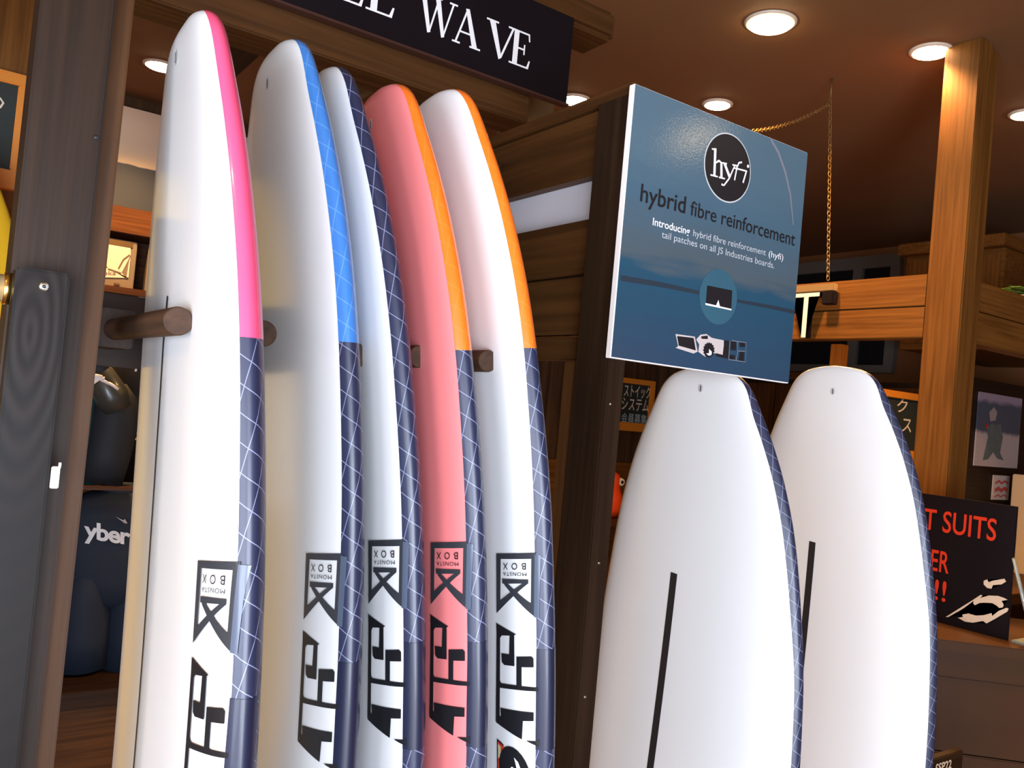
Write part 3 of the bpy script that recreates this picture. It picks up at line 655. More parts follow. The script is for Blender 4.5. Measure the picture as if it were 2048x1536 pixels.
# ------------------------------------------------------------------ right side: counter, order sign, posters
ZC = 1.0
cA = at(1875, 1278, 2, ZC); cB = at(2048, 1299, 2, ZC); cdir = (cB-cA).normalized(); cn = Vector((-cdir.y, cdir.x, 0))
if cn.x < 0: cn = -cn
ct = empty('shop_counter', cA+cdir*.2+cn*.3, 'dark wooden shop counter with panelled front under the wet suits sign', 'counter'); ct.location.z = 0
cwd = plain('counter_wood', (.050, .020, .006), .5, var=.25, scale=5, spec=.2)
def cbox(name, u0, u1, v0, v1, z0, z1, mat, bev=.003):
    bm = bmesh.new(); addbox(bm, (u0, v0, z0), (u1, v1, z1), bev)
    for v in bm.verts:
        p = cA+cdir*v.co.x+cn*v.co.y; v.co = Vector((p.x, p.y, v.co.z))
    return frombm(name, bm, mat, ct)
cbox('worktop', -.2, 1.1, 0, .425, ZC-.03, ZC, cwd)
cbox('front_rail', -.18, 1.05, .03, .06, ZC-.10, ZC-.03, cwd)
for z0_, z1_ in ((.70, .897), (.42, .697), (.05, .417)): cbox('front_panel', -.18, 1.05, .045, .07, z0_, z1_, cwd)
cbox('carcass', -.16, 1.03, .07, .41, .02, ZC-.032, cwd); cbox('plinth', -.16, 1.03, .09, .40, 0, .05, cwd)
OX = 2.42
os_ = empty('order_sign', (OX, 1.25, ZC), 'black sign with red WET SUITS lettering leaning on the counter', 'sign')
box('board', (OX, 1.072, ZC-.001), (OX+.008, 1.42, 1.358), blackm, os_, .001)
redm = plain('red_letter', (.62, .03, .008), .45)
def otext(body, p0, p1, h, mat, spacing=1.0, bold=0.01):
    A = at(*p0, 0, OX); B = at(*p1, 0, OX)
    text_between('lettering', body, (OX, A.y, A.z), (OX, B.y, A.z), h, (0, 0, 1), (-1, 0, 0), .0008, mat, os_, spacing, bold=bold)
otext('WET SUITS', (1786, 1046), (1992, 1075), .060, redm)
otext('ORDER', (1790, 1124), (1898, 1136), .060, redm)
otext('!!', (1868, 1198), (1891, 1203), .057, redm)
def O2(l): return [(lambda p: (p.y, p.z))(at(1840+x*208/1452, 1080+y*220/1536, 0, OX)) for x, y in l]
eye = [O2([(360, 1075), (560, 950), (720, 850), (850, 765), (875, 775), (840, 810), (960, 775), (1090, 780), (1180, 810), (1225, 835), (1140, 850), (1170, 900), (1160, 940), (1110, 950), (1070, 915), (1010, 880), (900, 875), (830, 880), (770, 910), (745, 890), (750, 850), (600, 960), (400, 1075)]),
       O2([(530, 1085), (600, 1075), (585, 1010), (650, 980), (690, 1030), (780, 1055), (890, 1050), (1000, 1020), (1010, 1060), (1100, 990), (1210, 945), (1240, 960), (1220, 1000), (1050, 1100), (930, 1165), (880, 1130), (740, 1155), (630, 1140)]),
       O2([(890, 570), (940, 550), (960, 590), (1010, 570), (1180, 540), (1205, 580), (1140, 620), (1020, 630), (1000, 680), (940, 670), (890, 620)])]
cream = plain('cream_print', (.66, .52, .38), .5)
for k, P in enumerate(eye):
    V, Fc = poly_tris([P]); mesh('emblem', [(OX-.0008, y, z) for y, z in V], Fc, cream, os_)
# clear stand beside the sign
st = at(2022, 1105, 0, OX+.02)
e = empty('acrylic_stand', (st.x, st.y, ZC), 'clear acrylic stand with slanted legs on the counter', 'stand')
clr = plain('clear_acrylic', (.75, .9, .88), .08, trans=.75, var=.02)
tube('leg', [(OX-.004, 1.070, 1.22), (OX+.03, 1.02, ZC+.003)], .0045, clr, e, 8); tube('leg', [(OX-.004, 1.070, 1.22), (OX+.09, 1.045, ZC+.003)], .0045, clr, e, 8)
box('foot_bar', (OX-.005, 1.005, ZC-.001), (OX+.10, 1.060, ZC+.006), clr, e, .001)
# cream box and card behind on a ledge
bxp = at(2021, 1000, 1, 1.95)
box('cream_box', (bxp.x, 1.70, .93), (bxp.x+.30, 1.95, 1.40), plain('cream_card', (.55, .40, .24), .7), bev=.004, label='plain cream carton standing behind the black order sign', cat='box')
box('carton_shelf', (3.2, 1.62, .885), (4.6, 2.2, .93), bx_, bev=.003, label='brown wooden shelf carrying the cream carton', cat='shelf')
bkx = 1.96
pw = empty('pinboard_wall', (4.2, 2.1, 0), 'dark wooden partition holding the snow poster and red card', 'partition')
PW0 = at(1932, 900, 1, 2.02).x
box('panel', (PW0, 2.02, 0), (5.19, 2.06, 1.84), wx, pw, .002); box('leg', (PW0+.03, 2.06, 0), (PW0+.1, 2.16, 1.80), wz, pw); box('leg', (5.05, 2.06, 0), (5.12, 2.16, 1.80), wz, pw)
def quad_on(name, px, plane, mat, lab, cat_, thick=.004, parent=None):
    P = [at(x, y, 1, plane) for x, y in px]; x0 = min(p.x for p in P); x1 = max(p.x for p in P); z0 = min(p.z for p in P); z1 = max(p.z for p in P)
    return (x0, x1, z0, z1)
def snow_mat():
    m, nt, b = nodes('snow_print'); tc = nt.nodes.new('ShaderNodeTexCoord'); sp = nt.nodes.new('ShaderNodeSeparateXYZ'); nt.links.new(tc.outputs['Generated'], sp.inputs[0])
    nz = nt.nodes.new('ShaderNodeTexNoise'); nz.inputs['Scale'].default_value = 5; nt.links.new(tc.outputs['Generated'], nz.inputs['Vector'])
    ad = nt.nodes.new('ShaderNodeMath'); ad.operation = 'MULTIPLY_ADD'; ad.inputs[1].default_value = .12; nt.links.new(nz.outputs[0], ad.inputs[0]); nt.links.new(sp.outputs[2], ad.inputs[2])
    rp = nt.nodes.new('ShaderNodeValToRGB'); r = rp.color_ramp; r.elements[0].position = .50; r.elements[0].color = (.52, .42, .40, 1); r.elements[1].position = .97; r.elements[1].color = (.36, .28, .36, 1)
    for p, c in ((.56, (.07, .09, .13, 1)), (.91, (.07, .09, .13, 1))):
        k = r.elements.new(p); k.color = c
    nt.links.new(ad.outputs[0], rp.inputs[0]); nt.links.new(rp.outputs[0], b.inputs['Base Color']); b.inputs['Roughness'].default_value = .4
    return m
x0, x1, z0, z1 = quad_on('', [(1958, 783), (2042, 800), (1947, 930), (2033, 937)], 2.015, None, '', '')
e = empty('snow_poster', ((x0+x1)/2, 2.015, z0), 'poster of a snowboarder on a snow slope under dark blue sky', 'poster')
box('sheet', (x0, 2.012, z0), (x1, 2.018, z1), snow_mat(), e, .0)
def P2(l): return [(x0+(x1-x0)*u, z0+(z1-z0)*v) for u, v in l]
V, Fc = poly_tris([P2([(.18, .08), (.26, .40), (.20, .52), (.32, .60), (.42, .58), (.52, .60), (.60, .42), (.56, .20), (.66, .10), (.5, .12), (.4, .2), (.3, .1)])])
flat('rider', V, Fc, lambda x, z: (x, 2.0112, z), plain('rider_green', (.12, .15, .14), .5, var=.4, scale=30), e, label='dark green printed rider')
V, Fc = poly_tris([P2([(.28, .62), (.24, .74), (.34, .82), (.42, .76), (.40, .64)])]); flat('rider_arm', V, Fc, lambda x, z: (x, 2.0108, z), plain('rider_arm', (.40, .31, .28), .5), e)
V, Fc = poly_tris([P2([(.19, .52), (.24, .53), (.23, .58), (.19, .57)])]); flat('rider_patch', V, Fc, lambda x, z: (x, 2.0106, z), redm, e)
x0, x1, z0, z1 = quad_on('', [(1987, 950), (2019, 954), (1983, 998), (2015, 1000)], 2.015, None, '', '')
e = empty('price_card', ((x0+x1)/2, 2.015, z0), 'small white card with red figures under the snow poster', 'card')
box('card', (x0, 2.013, z0), (x1, 2.018, z1), plain('card_white', (.62, .52, .46), .6), e, .0)
pinkk = plain('card_red', (.60, .10, .09), .5)
for z_, t_ in ((.72, .10), (.42, .16), (.16, .06)):
    V, Fc = poly_tris([stroke(P2([(.12, z_-.05), (.35, z_+.05), (.5, z_-.04), (.7, z_+.05), (.88, z_-.02)]), t_*(z1-z0))]); flat('figures', V, Fc, lambda x, z: (x, 2.0122, z), pinkk, e)
# shop-name board low on the right
e = empty('floor_sign', (2.6, 1.2, .3), 'dark board with a row of tan block letters below the counter', 'sign')
lb = at(1872, 1536, 1, 1.0); x0 = lb.x
box('board', (x0-.012, 1.0, .0), (x0+.12, 1.02, lb.z+.022), wx, e, .002)
text_between('lettering', 'SSP22', (x0-.005, .999, lb.z-.010), (x0+.065, .999, lb.z-.010), .020, (0, 0, 1), (0, -1, 0), .0008, cream, e, bold=.02)

# ------------------------------------------------------------------ back wall things seen past the blue sign and right
def blackboard(x0, x1, z0, z1, y, label, lines, rx):
    e = empty('blackboard', ((x0+x1)/2, y, z0), label, 'blackboard', 'orange framed blackboards on the back wall')
    box('slate', (x0, y-.012, z0), (x1, y+.02, z1), slate, e, .001); t = .045
    box('frame_rail', (x0-t, y-.022, z1), (x1+t, y+.02, z1+t*.8), orangef, e, .003); box('frame_rail', (x0-t, y-.022, z0-t*1.3), (x1+t, y+.02, z0), orangef, e, .003)
    box('frame_stile', (x0-t, y-.022, z0), (x0, y+.02, z1), orangef, e, .003); box('frame_stile', (x1, y-.022, z0), (x1+t, y+.02, z1), orangef, e, .003)
    for body, xa, xb, zb, h, m_ in lines:
        text_between('chalk_lettering', body, (xa, y-.013, zb), (xb, y-.013, zb), h, (0, 0, 1), (0, -1, 0), .0006, m_, e, bold=.008)
    return e
BY = RY1-.03
def B2(px, py): p = at(px, py, 1, BY-.013); return p.x, p.z
xl, zt = B2(1252, 766); xr, _ = B2(1301, 768); _, zb = B2(1270, 846)
xs, za = B2(1250, 791); xe, _ = B2(1300, 793); xs2, zb2 = B2(1247, 818); xe2, _ = B2(1297, 818); xs3, zc = B2(1244, 843); xe3, _ = B2(1293, 845)
blackboard(xl-.10, xr, zb, zt, BY, 'orange framed blackboard with Japanese chalk lettering beside the rack post', [('ストイック', xs-.012, xe, za, .080, chalk), ('システム', xs2-.02, xe2, zb2, .080, chalk), ('会員募集', xs3-.01, xe3, zc, .062, chalkb)], 0)
WXR = RX1-.03
# second blackboard, seen between the last board and the honey post
yb = 2.38
def B3(px, py): p = at(px, py, 1, yb-.013); return p.x, p.z
xl, zt = B3(1770, 793); xr, _ = B3(1850, 795); _, zb = B3(1800, 900)
xs, za = B3(1793, 822); xe, _ = B3(1814, 823); xs2, zb2 = B3(1803, 862); xe2, _ = B3(1822, 864)
blackboard(xl, min(xr, RX1-.06), zb, zt, yb, 'orange framed blackboard half hidden by the last short surfboard', [('ク', xs, xe, za, .064, chalk), ('ス', xs2, xe2, zb2, .064, chalk)], 0)
box('blackboard_easel', (xl+.05, yb+.02, 0), (min(xr, RX1-.06)-.05, yb+.06, zt+.02), wz, bev=.003, label='dark wooden upright behind the half hidden blackboard', cat='partition')
# shelf and red ornament seen beside the rack post
rp_ = at(1226, 942, 1, 4.1); ZO = rp_.z-.30
sh = empty('back_shelf', (3.6, 4.1, 0), 'brown wooden back wall shelf unit beyond the rack post', 'shelf')
for z_ in (ZO-.04, ZO-.55): box('board', (3.1, 3.95, z_), (4.5, RY1, z_+.04), bx_, sh)
box('side', (3.06, 3.95, 0), (3.1, RY1, ZO+.12), bz, sh); box('side', (4.5, 3.95, 0), (4.54, RY1, ZO+.12), bz, sh)
box('back_board', (3.1, RY1-.02, .1), (4.5, RY1-.001, ZO+.34), ox, sh)
e = empty('red_ornament', (rp_.x, 4.1, ZO), 'red orange fish shaped ornament with a white eye on the back shelf', 'ornament')
orr = plain('ornament_red', (.72, .07, .012), .4)
lathe('body', [(.02, 0), (.055, .01), (.08, .06), (.075, .14), (.055, .20), (.06, .24), (.045, .28), (.01, .30)], (rp_.x, 4.1, ZO), orr, e, 20)
ex_ = rp_.x+.035; ez_ = ZO+.235
V, Fc = tube_verts([(ex_, 4.062, ez_), (ex_, 4.042, ez_)], [.028, .022], 16); ey_ = mesh('eye', V, Fc, whitei, e, False)
V, Fc = tube_verts([(ex_, 4.046, ez_), (ex_, 4.036, ez_)], [.012, .010], 12); mesh('pupil', V, Fc, black, ey_, False)
for sgn in (-1, 1):
    mesh('fin', [(rp_.x+.06*sgn, 4.09, ZO+.06), (rp_.x+.11*sgn, 4.085, ZO+.03), (rp_.x+.11*sgn, 4.085, ZO+.13), (rp_.x+.06*sgn, 4.11, ZO+.06), (rp_.x+.11*sgn, 4.115, ZO+.03), (rp_.x+.11*sgn, 4.115, ZO+.13)], [(0, 1, 2), (3, 5, 4), (0, 3, 4, 1), (1, 4, 5, 2), (2, 5, 3, 0)], cream, e)
# window high on the right wall, seen over the honey beam
def RWp(px, py): return at(px, py, 0, RX1-.01)
wg = plain('dark_glass', (.012, .013, .018), .12); fm = plain('grey_frame', (.17, .155, .14), .5)
w0 = RWp(1590, 505); w1 = RWp(1795, 492); ya, yb2 = w1.y, w0.y
e = bpy.data.objects.new('window_1', None); C.objects.link(e); e.location = (RX1, (ya+yb2)/2, 2.2); e['kind'] = 'structure'
box('pane', (RX1-.02, ya, 2.0), (RX1-.005, yb2+.4, 2.66), wg, e, 0)
box('window_frame', (RX1-.05, ya-.05, 2.66), (RX1-.002, yb2+.45, 2.745), fm, e, .003); box('window_frame', (RX1-.05, ya-.05, 1.95), (RX1-.002, yb2+.45, 2.0), fm, e, .003)
m0 = RWp(1722, 540)
for yy in (m0.y, ya-.02, yb2+.42):
    box('window_frame', (RX1-.05, yy-.035, 2.0), (RX1-.002, yy+.035, 2.66), fm, e, .003)
# wooden box on top of a tall cupboard in front of that window
q0 = at(1797, 478, 0, 4.2); 
cb = empty('wall_cupboard', (4.5, q0.y-.2, 2.0), 'honey wood wall box hung near the ceiling beyond the post', 'cupboard')
yl, yr = q0.y, q0.y-.55
box('top', (4.2, yr, q0.z-.09), (RX1, yl, q0.z-.03), ox, cb, .003); box('body', (4.26, yr+.02, 2.0), (RX1, yl-.02, q0.z-.09), oy, cb, .003); box('door', (4.245, yr+.04, 2.03), (4.26, yl-.04, q0.z-.12), oz, cb, .003)
# dark tall cabinet below the honey beam
dk = empty('tall_cabinet', (4.3, 2.9, 0), 'dark tall cabinet standing under the honey wood beam', 'cabinet')
box('body', (4.4, 2.45, 0), (RX1-.002, 3.9, 1.83), wz, dk, .004)
for i in range(3): box('door', (4.38, 2.47+i*.475, .06), (4.4, 2.47+i*.475+.465, 1.80), bz, dk, .003)
ub = at(1672, 690, 0, 3.6)
box('honey_stud', (3.6, ub.y-.03, 0), (3.66, ub.y+.03, 1.95), oz, bev=.003, label='thin wooden upright under the honey wood beam', cat='post')
# plant on the right edge
PYL = 1.75
pl = at(2046, 540, 1, PYL)
e = empty('potted_plant', (pl.x+.1, PYL, 1.86), 'potted green plant on the shelf past the honey wood post', 'plant')
pz = pl.z-.22
lathe('pot', [(.05, 0), (.07, .01), (.085, .12), (.075, .12), (.07, .10)], (pl.x+.12, PYL, pz), plain('pot_grey', (.12, .13, .14), .5), e, 20)
gl = plain('leaf_green', (.10, .19, .02), .45, var=.3)
for i in range(16):
    a = i*2.4; el = .3+.07*(i % 6); Lf = .14+.02*(i % 4); d = Vector((math.cos(a)*math.cos(el), math.sin(a)*math.cos(el), math.sin(el))); b0 = Vector((pl.x+.12, PYL, pz+.11)); sd = d.cross(Vector((0, 0, 1))).normalized()
    V = [b0, b0+d*Lf*.35+sd*.03, b0+d*Lf*.7+sd*.025-Vector((0, 0, .01)), b0+d*Lf-Vector((0, 0, .04)), b0+d*Lf*.7-sd*.025-Vector((0, 0, .01)), b0+d*Lf*.35-sd*.03]
    V2 = [v-Vector((0, 0, .002)) for v in V]
    mesh('leaf', V+V2, [(0, 1, 2, 3, 4, 5), (11, 10, 9, 8, 7, 6)]+[(k, (k+1) % 6, (k+1) % 6+6, k+6) for k in range(6)], gl, e)
box('plant_shelf', (pl.x-.3, PYL-.15, pz-.04), (RX1-.001, PYL+.18, pz), bx_, bev=.003, label='wooden wall shelf carrying the potted plant', cat='shelf')

# ------------------------------------------------------------------ back left: picture, fins, wetsuits
def sea_mat():
    m, nt, b = nodes('sea_print'); tc = nt.nodes.new('ShaderNodeTexCoord'); sp = nt.nodes.new('ShaderNodeSeparateXYZ'); nt.links.new(tc.outputs['Generated'], sp.inputs[0])
    nz = nt.nodes.new('ShaderNodeTexNoise'); nz.inputs['Scale'].default_value = 6; nz.inputs['Detail'].default_value = 5; nt.links.new(tc.outputs['Generated'], nz.inputs['Vector'])
    ad = nt.nodes.new('ShaderNodeMath'); ad.operation = 'MULTIPLY_ADD'; ad.inputs[1].default_value = .05; nt.links.new(nz.outputs[0], ad.inputs[0]); nt.links.new(sp.outputs[2], ad.inputs[2])
    rp = nt.nodes.new('ShaderNodeValToRGB'); r = rp.color_ramp; r.elements[0].position = .44; r.elements[0].color = (.026, .034, .050, 1); r.elements[1].position = 1; r.elements[1].color = (.60, .46, .40, 1)
    k = r.elements.new(.475); k.color = (.030, .038, .055, 1); k = r.elements.new(.485); k.color = (.58, .44, .30, 1); k = r.elements.new(.7); k.color = (.50, .40, .36, 1)
    nt.links.new(ad.outputs[0], rp.inputs[0]); nt.links.new(rp.outputs[0], b.inputs['Base Color']); b.inputs['Roughness'].default_value = .45
    return m
k = 4.25/4.5
def L4(x, z, y=4.25): return (x*y/4.5, y, 1.5+(z-1.5)*y/4.5)
a = L4(.45, 2.29); b_ = L4(1.33, 2.80)
e = empty('sea_picture', (a[0], 4.3, a[2]), 'large picture of a hazy pale sky over dark sea', 'picture')
box('canvas', (a[0], 4.27, a[2]), (b_[0], 4.30, b_[2]), sea_mat(), e, .001); box('edge', (a[0]-.012, 4.30, a[2]-.012), (b_[0]+.012, RY1, b_[2]+.012), wx, e, .001)
fs = empty('fin_shelf', (.8, 4.2, 1.7), 'reddish brown wall shelf with two rails holding boxed fins', 'shelf')
redw = wood('red_wood', (.06, .022, .008), (.12, .045, .015), axis=0, rough=.35)
a = L4(.35, 2.155); b_ = L4(1.5, 2.28)
box('upper_rail', (a[0], 4.12, a[2]), (b_[0], RY1, b_[2]), redw, fs, .003)
a = L4(.35, 1.86); b_ = L4(1.5, 1.893); box('shelf_board', (a[0], 4.06, a[2]), (b_[0], RY1, b_[2]), redw, fs, .003)
a = L4(.35, 1.735); b_ = L4(1.5, 1.845); box('lower_rail', (a[0], 4.10, a[2]), (b_[0], RY1, b_[2]), redw, fs, .003)
a = L4(.35, 1.90); b_ = L4(1.5, 2.15); box('back_board', (a[0], RY1-.03, a[2]), (b_[0], RY1, b_[2]), redw, fs, .001)
goldf = plain('gold_foil', (.30, .19, .08), .25, metal=.7, var=.3)
finm = plain('fin_white', (.70, .57, .46), .45)
fcl = plain('pack_clear', (.20, .16, .12), .15, coat=.6)
def fin_box(xa, xb, label):
    z0 = L4(0, 1.893)[2]; z1 = L4(0, 2.125)[2]; y = 4.14
    e = empty('fin_pack', ((xa+xb)/2, y, z0), label, 'fin pack', 'boxed surfboard fins')
    box('pack_box', (xa, y, z0-.001), (xb, y+.06, z1), fcl, e, .004); w_ = xb-xa; h_ = z1-z0
    f = lambda l: [(xa+w_*u, z0+h_*v) for u, v in l]
    V, Fc = poly_tris([f([(.18, .76), (.32, .88), (.52, .97), (.72, .96), (.86, .88), (.88, .72), (.80, .50), (.74, .34), (.70, .30), (.45, .38), (.32, .55)])]); fn_ = flat('fin', V, Fc, lambda x, z: (x, y-.002, z), finm, e)
    V, Fc = poly_tris([f([(.05, .20), (.45, .38), (.74, .32), (.84, .22), (.84, .27), (.86, .60), (.88, .66), (.88, .24), (.05, .13)])]); flat('fin_base', V, Fc, lambda x, z: (x, y-.0028, z), finm, e)
    V, Fc = poly_tris([stroke(f([(.86, .72), (.74, .60), (.66, .40)]), .006), stroke(f([(.45, .36), (.72, .31)]), .007)]); flat('fin_groove', V, Fc, lambda x, z: (x, y-.0036, z), plain('fin_line', (.12, .08, .05), .5), fn_)
    text_between('lettering', 'rebka', (xa+w_*.22, y, z0+h_*.20), (xa+w_*.62, y, z0+h_*.26), .018, (0, 0, 1), (0, -1, 0), .0040, plain('fin_text', (.10, .07, .05), .5), e)
    box('foil_header', (xa+.005, y-.003, z1-.03), (xb-.02, y+.004, z1-.004), goldf, e, .001); box('foil_clip', (xa+w_*.6, y-.003, z0+.012), (xa+w_*.72, y+.002, z0+.022), goldf, e, .001)
xx = [L4(.52, 0)[0], L4(.785, 0)[0], L4(.80, 0)[0], L4(1.05, 0)[0]]
fin_box(xx[0]+.03, xx[1]-.015, 'boxed white surfboard fin on the shelf beside the rack post'); fin_box(xx[2]+.02, xx[3], 'boxed white surfboard fin half hidden by the pink-railed surfboard')
sc_ = at(283, 597, 1, 4.09); lathe('shelf_light', [(.006, 0), (.016, .004), (.018, .012), (.010, .020), (.004, .022)], (sc_.x, 4.085, sc_.z), finm, fs, 14)
# wetsuits hanging at y about 3.4
YW = 3.40
def W4(px, py, y=YW): return at(px, py, 1, y)
def wp(l, y=YW): return [W4(px, py, y) for px, py in l]
ws = empty('wetsuit', W4(150, 960), 'black and teal wetsuit with white shoulder stripes behind the rack post', 'wetsuit', 'wetsuits on the back left display')
s_c = W4(195, 770); stripes = whitei
tube('sleeve', [W4(225, 775, YW+.01), W4(232, 800), W4(228, 850), W4(215, 910), W4(200, 965)], [(.05, .045), (.072, .06), (.083, .066), (.080, .066), (.076, .06)], neo, ws, 24)
tube('torso', [W4(150, 700, YW+.06), W4(150, 750, YW+.06), W4(140, 860, YW+.06), W4(130, 965, YW+.06)], [(.06, .05), (.125, .075), (.13, .09), (.12, .09)], plain('neo_teal', (.012, .050, .048), .3, coat=.5), ws, 28)
tube('sleeve', [W4(58, 775, YW+.07), W4(50, 800, YW+.06), W4(48, 860, YW+.06), W4(46, 960, YW+.06)], [(.05, .045), (.068, .058), (.070, .06), (.06, .05)], neo, ws, 24)
tube('neck', [W4(148, 690, YW+.06), W4(148, 712, YW+.06)], [(.055, .05), (.062, .055)], neo, ws, 20)
tube('shoulder_panel', [W4(168, 735, YW+.0), W4(200, 755, YW-.02), W4(222, 790, YW-.02), W4(232, 815, YW-.012)], [(.02, .04), (.055, .055), (.070, .06), (.066, .058)], plain('neo_shine', (.04, .045, .038), .4, coat=.3), ws, 24)
for pts in ([(174, 757), (185, 750)], [(173, 771), (178, 760), (193, 752), (204, 755)], [(171, 789), (175, 778), (184, 766), (198, 757), (209, 758)], [(202, 760), (210, 763), (218, 768)], [(217, 766), (226, 771), (236, 779)]):
    V, Fc = tube_verts(wp(pts, YW-.118), [(.008, .0055)]*len(pts), 8); mesh('stripe', V, Fc, stripes, ws, True)
tube('collar', wp([(178, 725), (195, 735), (212, 752)], YW-.03), [(.02, .03), (.035, .035), (.03, .03)], neo, ws, 14)
for q in ((179, 825), (164, 870), (163, 880)):
    p = W4(*q, YW-.09); box('zip_mark', p-Vector((.003, .002, .008)), p+Vector((.003, .002, .008)), whitei, ws, .001)
wb = empty('wetsuit', W4(180, 1360), 'dark blue wetsuit lettered yber hanging under the wooden rail', 'wetsuit', 'wetsuits on the back left display')
navy = plain('neo_navy', (.011, .019, .035), .7, var=.15, spec=.25)
YB = YW+.02
tube('torso', [W4(238, 982, YB), W4(236, 1000, YB), W4(232, 1022, YB), W4(226, 1090, YB), W4(221, 1150, YB), W4(216, 1190, YB), W4(213, 1215, YB)], [(.09, .06), (.165, .095), (.215, .13), (.222, .14), (.208, .14), (.185, .125), (.10, .07)], navy, wb, 40)
tube('neck', [W4(240, 968, YB), W4(239, 990, YB)], [(.062, .055), (.075, .06)], navy, wb, 24)
for sg_ in (-1, 1):
    tube('leg', [W4(221+sg_*40, 1110, YB), W4(218+sg_*46, 1150, YB), W4(214+sg_*49, 1200, YB), W4(210+sg_*50, 1265, YB), W4(205+sg_*48, 1328, YB)], [(.06, .10), (.100, .132), (.110, .136), (.108, .13), (.100, .12)], navy, wb, 28)
    tube('sleeve', [W4(234+sg_*62, 1012, YB+.02), W4(232+sg_*84, 1050, YB+.02), W4(226+sg_*94, 1130, YB+.02), W4(218+sg_*96, 1215, YB+.02)], [(.06, .07), (.068, .075), (.06, .065), (.048, .05)], navy, wb, 24)
# lettering wrapped on the body
Vt, Ft, (tx0, tx1, ty0, ty1) = text_mesh('yber', .92, bold=.03)
def wrap(u, v):
    px = 158+96*u; py = 1062+(-32*v)+14*u; p = W4(px, py, YB)
    cxp = W4(229, py, YB).x; dx = max(-.22, min(.22, p.x-cxp)); return Vector((p.x, YB-.005-.138*math.sqrt(max(0, 1-(dx/.226)**2)), p.z))
flat('lettering', Vt, Ft, lambda x, y: wrap((x-tx0)/(tx1-tx0)*.92, y/ty1), plain('suit_print', (.62, .66, .70), .4), wb)
V, Fc = poly_tris([[(0, 0), (.5, -.25), (.62, -.1), (.8, -.5), (.62, -.55), (.45, -.4)]]); flat('print_swoosh', V, Fc, lambda x, y: wrap(.62+x*.3, y*.6+1.55), plain('suit_print2', (.35, .33, .34), .4), wb)
rl = W4(150, 975, YW-.16); rr_ = W4(330, 968, YW-.16)
z_bench = W4(160, 1385, YW-.25).z
hr = empty('display_rail', (rl.x, YW-.1, 0), 'low wooden rail frame carrying the hanging wetsuits', 'rail')
box('rail', (rl.x-.25, YW-.175, rl.z-.006), (rr_.x+.4, YW-.145, rl.z+.006), redw, hr, .002)
for xx_ in (rl.x-.24, rr_.x+.37): box('upright', (xx_, YW-.175, z_bench if .05 < xx_ < 1.2 else 0), (xx_+.03, YW-.145, rl.z), wz, hr, .002)
# dark garment and tags behind
dg = empty('wetsuit', W4(270, 960, YW+.3), 'plain black wetsuit hanging behind the striped one', 'wetsuit', 'wetsuits on the back left display')
for sg_ in (-1, 1): tube('sleeve', [W4(262+sg_*60, 730, YW+.3), W4(262+sg_*78, 770, YW+.3), W4(260+sg_*84, 860, YW+.3), W4(256+sg_*84, 950, YW+.3)], [(.05, .05), (.06, .06), (.055, .055), (.045, .045)], black, dg, 20)
tube('neck', [W4(262, 676, YW+.3), W4(262, 698, YW+.3)], [(.055, .05), (.065, .055)], black, dg, 20)
tube('torso', [W4(262, 690, YW+.3), W4(262, 720, YW+.3), W4(262, 800, YW+.3), W4(255, 960, YW+.3)], [(.10, .05), (.19, .09), (.20, .11), (.19, .10)], black, dg, 28)
text_between('lettering', "'z/", W4(193, 731, YW+.17), W4(228, 733, YW+.17), .045, (0, 0, 1), (0, -1, 0), .0, whitei, dg, bold=.02)
V, Fc = poly_tris([stroke([(0, 0), (.004, .03)], .008)]); pq = W4(272, 733, YW+.17); flat('tag_mark', V, Fc, lambda x, y: (pq.x+x, pq.y, pq.z+y-.02), whitei, dg)
V, Fc = poly_tris([stroke([(W4(px, py, YW+.15).x, W4(px, py, YW+.15).z) for px, py in ((266, 849), (273, 844), (280, 847))], .004), stroke([(W4(px, py, YW+.15).x, W4(px, py, YW+.15).z) for px, py in ((267, 868), (272, 862), (276, 872), (270, 880))], .005)]); flat('gold_print', V, Fc, lambda x, z: (x, YW+.15, z), brass, dg)
# wooden bench at the bottom left
bt = W4(160, 1362, YW-.25); bn = empty('display_bench', (.55, YW, 0), 'low dark wooden bench below the navy wetsuit', 'bench')
z_ = W4(160, 1385, YW-.25).z
box('seat', (.05, YW-.25, z_-.06), (1.2, YW+.25, z_), wx, bn, .004); box('front_board', (.08, YW-.22, .02), (1.17, YW-.195, z_-.06), bx_, bn, .002)
for xx_ in (.08, 1.11): box('leg', (xx_, YW-.19, 0), (xx_+.06, YW+.2, z_-.06), wz, bn, .002)
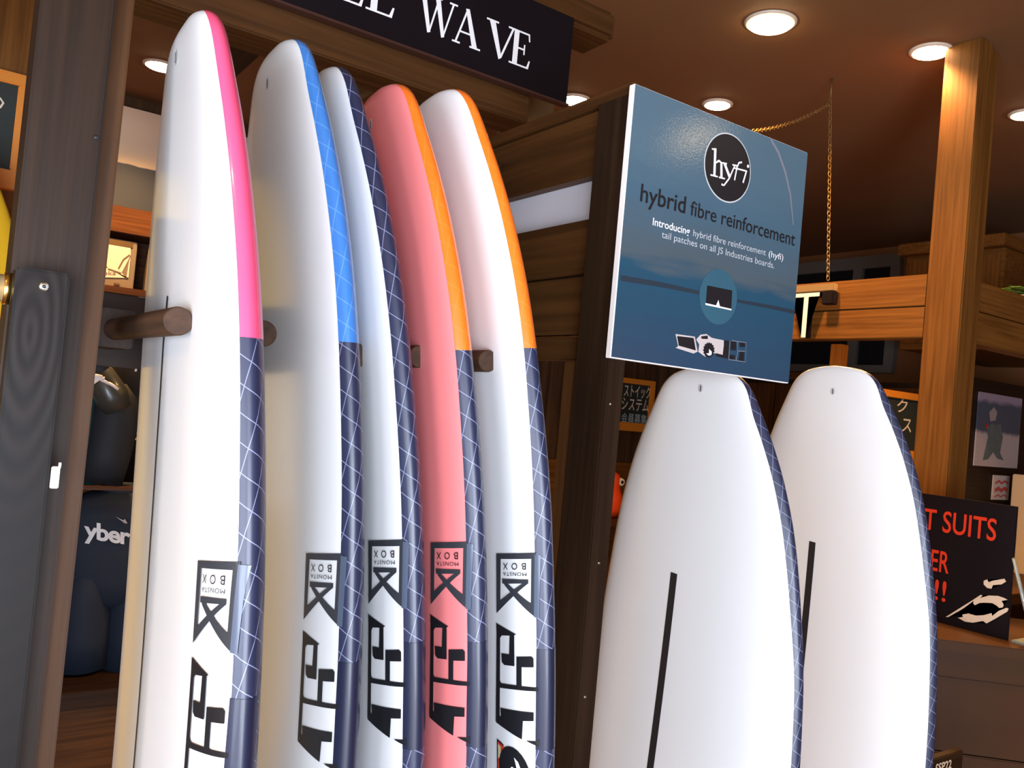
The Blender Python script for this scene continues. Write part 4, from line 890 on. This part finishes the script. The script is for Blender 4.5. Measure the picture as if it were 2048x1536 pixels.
# ------------------------------------------------------------------ far left edge
yb = 3.0
def E4(px, py, y): return at(px, py, 1, y)
p0 = E4(-60, 150, yb); p1 = E4(33, 345, yb)
blackboard(p0.x, p1.x-.02, p1.z, p0.z, yb, 'orange framed blackboard at the far edge beyond the rack post', [], 0)
V, Fc = poly_tris([stroke([(E4(x, y, yb).x, E4(x, y, yb).z) for x, y in ((-12, 200), (0, 199), (6, 208), (0, 217), (-12, 216))], .006)]); 
o = flat('chalk_drawing', V, Fc, lambda x, z: (x, yb-.014, z), chalk, [o for o in C.objects if o.name.startswith('blackboard') and o.type == 'EMPTY'][-1])
box('blackboard_post', (p0.x-.1, yb+.021, 0), (p1.x+.04, yb+.06, RH), oz, bev=.003, label='orange brown upright behind the far edge blackboard', cat='post')
q = E4(4, 470, 2.6)
yel = Board((q.x-.14, 2.6, 2.06, 1.45, 0, 0), .46, 2.05); ye = empty('surfboard', yel.pt(2.05, PI), 'bright yellow surfboard standing beyond the rack post', 'surfboard')
rows = [[yel.pt(s, -PI+2*PI*k_/40) for k_ in range(40)] for s in [0, .003, .008, .016, .03, .05]+srange(.08, 1.98, .04)+[2.0, 2.03, 2.05]]
uvmesh('body', rows, [[(0, 0)]*40 for _ in rows], plain('yellow_resin', (.80, .46, .02), .3, coat=.5), ye, closed=True)
patch('rail_band', yel, .02, 1.9, lambda s: -1.2, lambda s: -PI/2-.9, .0008, plain('amber_resin', (.55, .27, .02), .3), ye, nc=6, step=.04)
b0 = at(0, 575, 1, .90)
e = empty('brass_bracket', (b0.x, .9, b0.z-.02), 'shiny brass and cream metal fitting on the edge of the rack post', 'fitting')
zc0, zc1 = at(15, 608, 1, .9).z, at(15, 543, 1, .9).z; xr = at(33, 575, 1, .9).x
tube('sleeve', [(xr-.09, .912, (zc0+zc1)/2), (xr-.006, .912, (zc0+zc1)/2)], (zc1-zc0)/2-.002, plain('cream_metal', (.75, .68, .42), .2, metal=.6), e, 24)
tube('collar', [(xr-.010, .912, (zc0+zc1)/2), (xr-.004, .912, (zc0+zc1)/2)], (zc1-zc0)/2, brass, e, 24); tube('end_cap', [(xr-.004, .912, (zc0+zc1)/2), (xr, .912, (zc0+zc1)/2)], (zc1-zc0)/2-.001, plain('cap_cream', (.60, .55, .22), .3, metal=.4), e, 24)
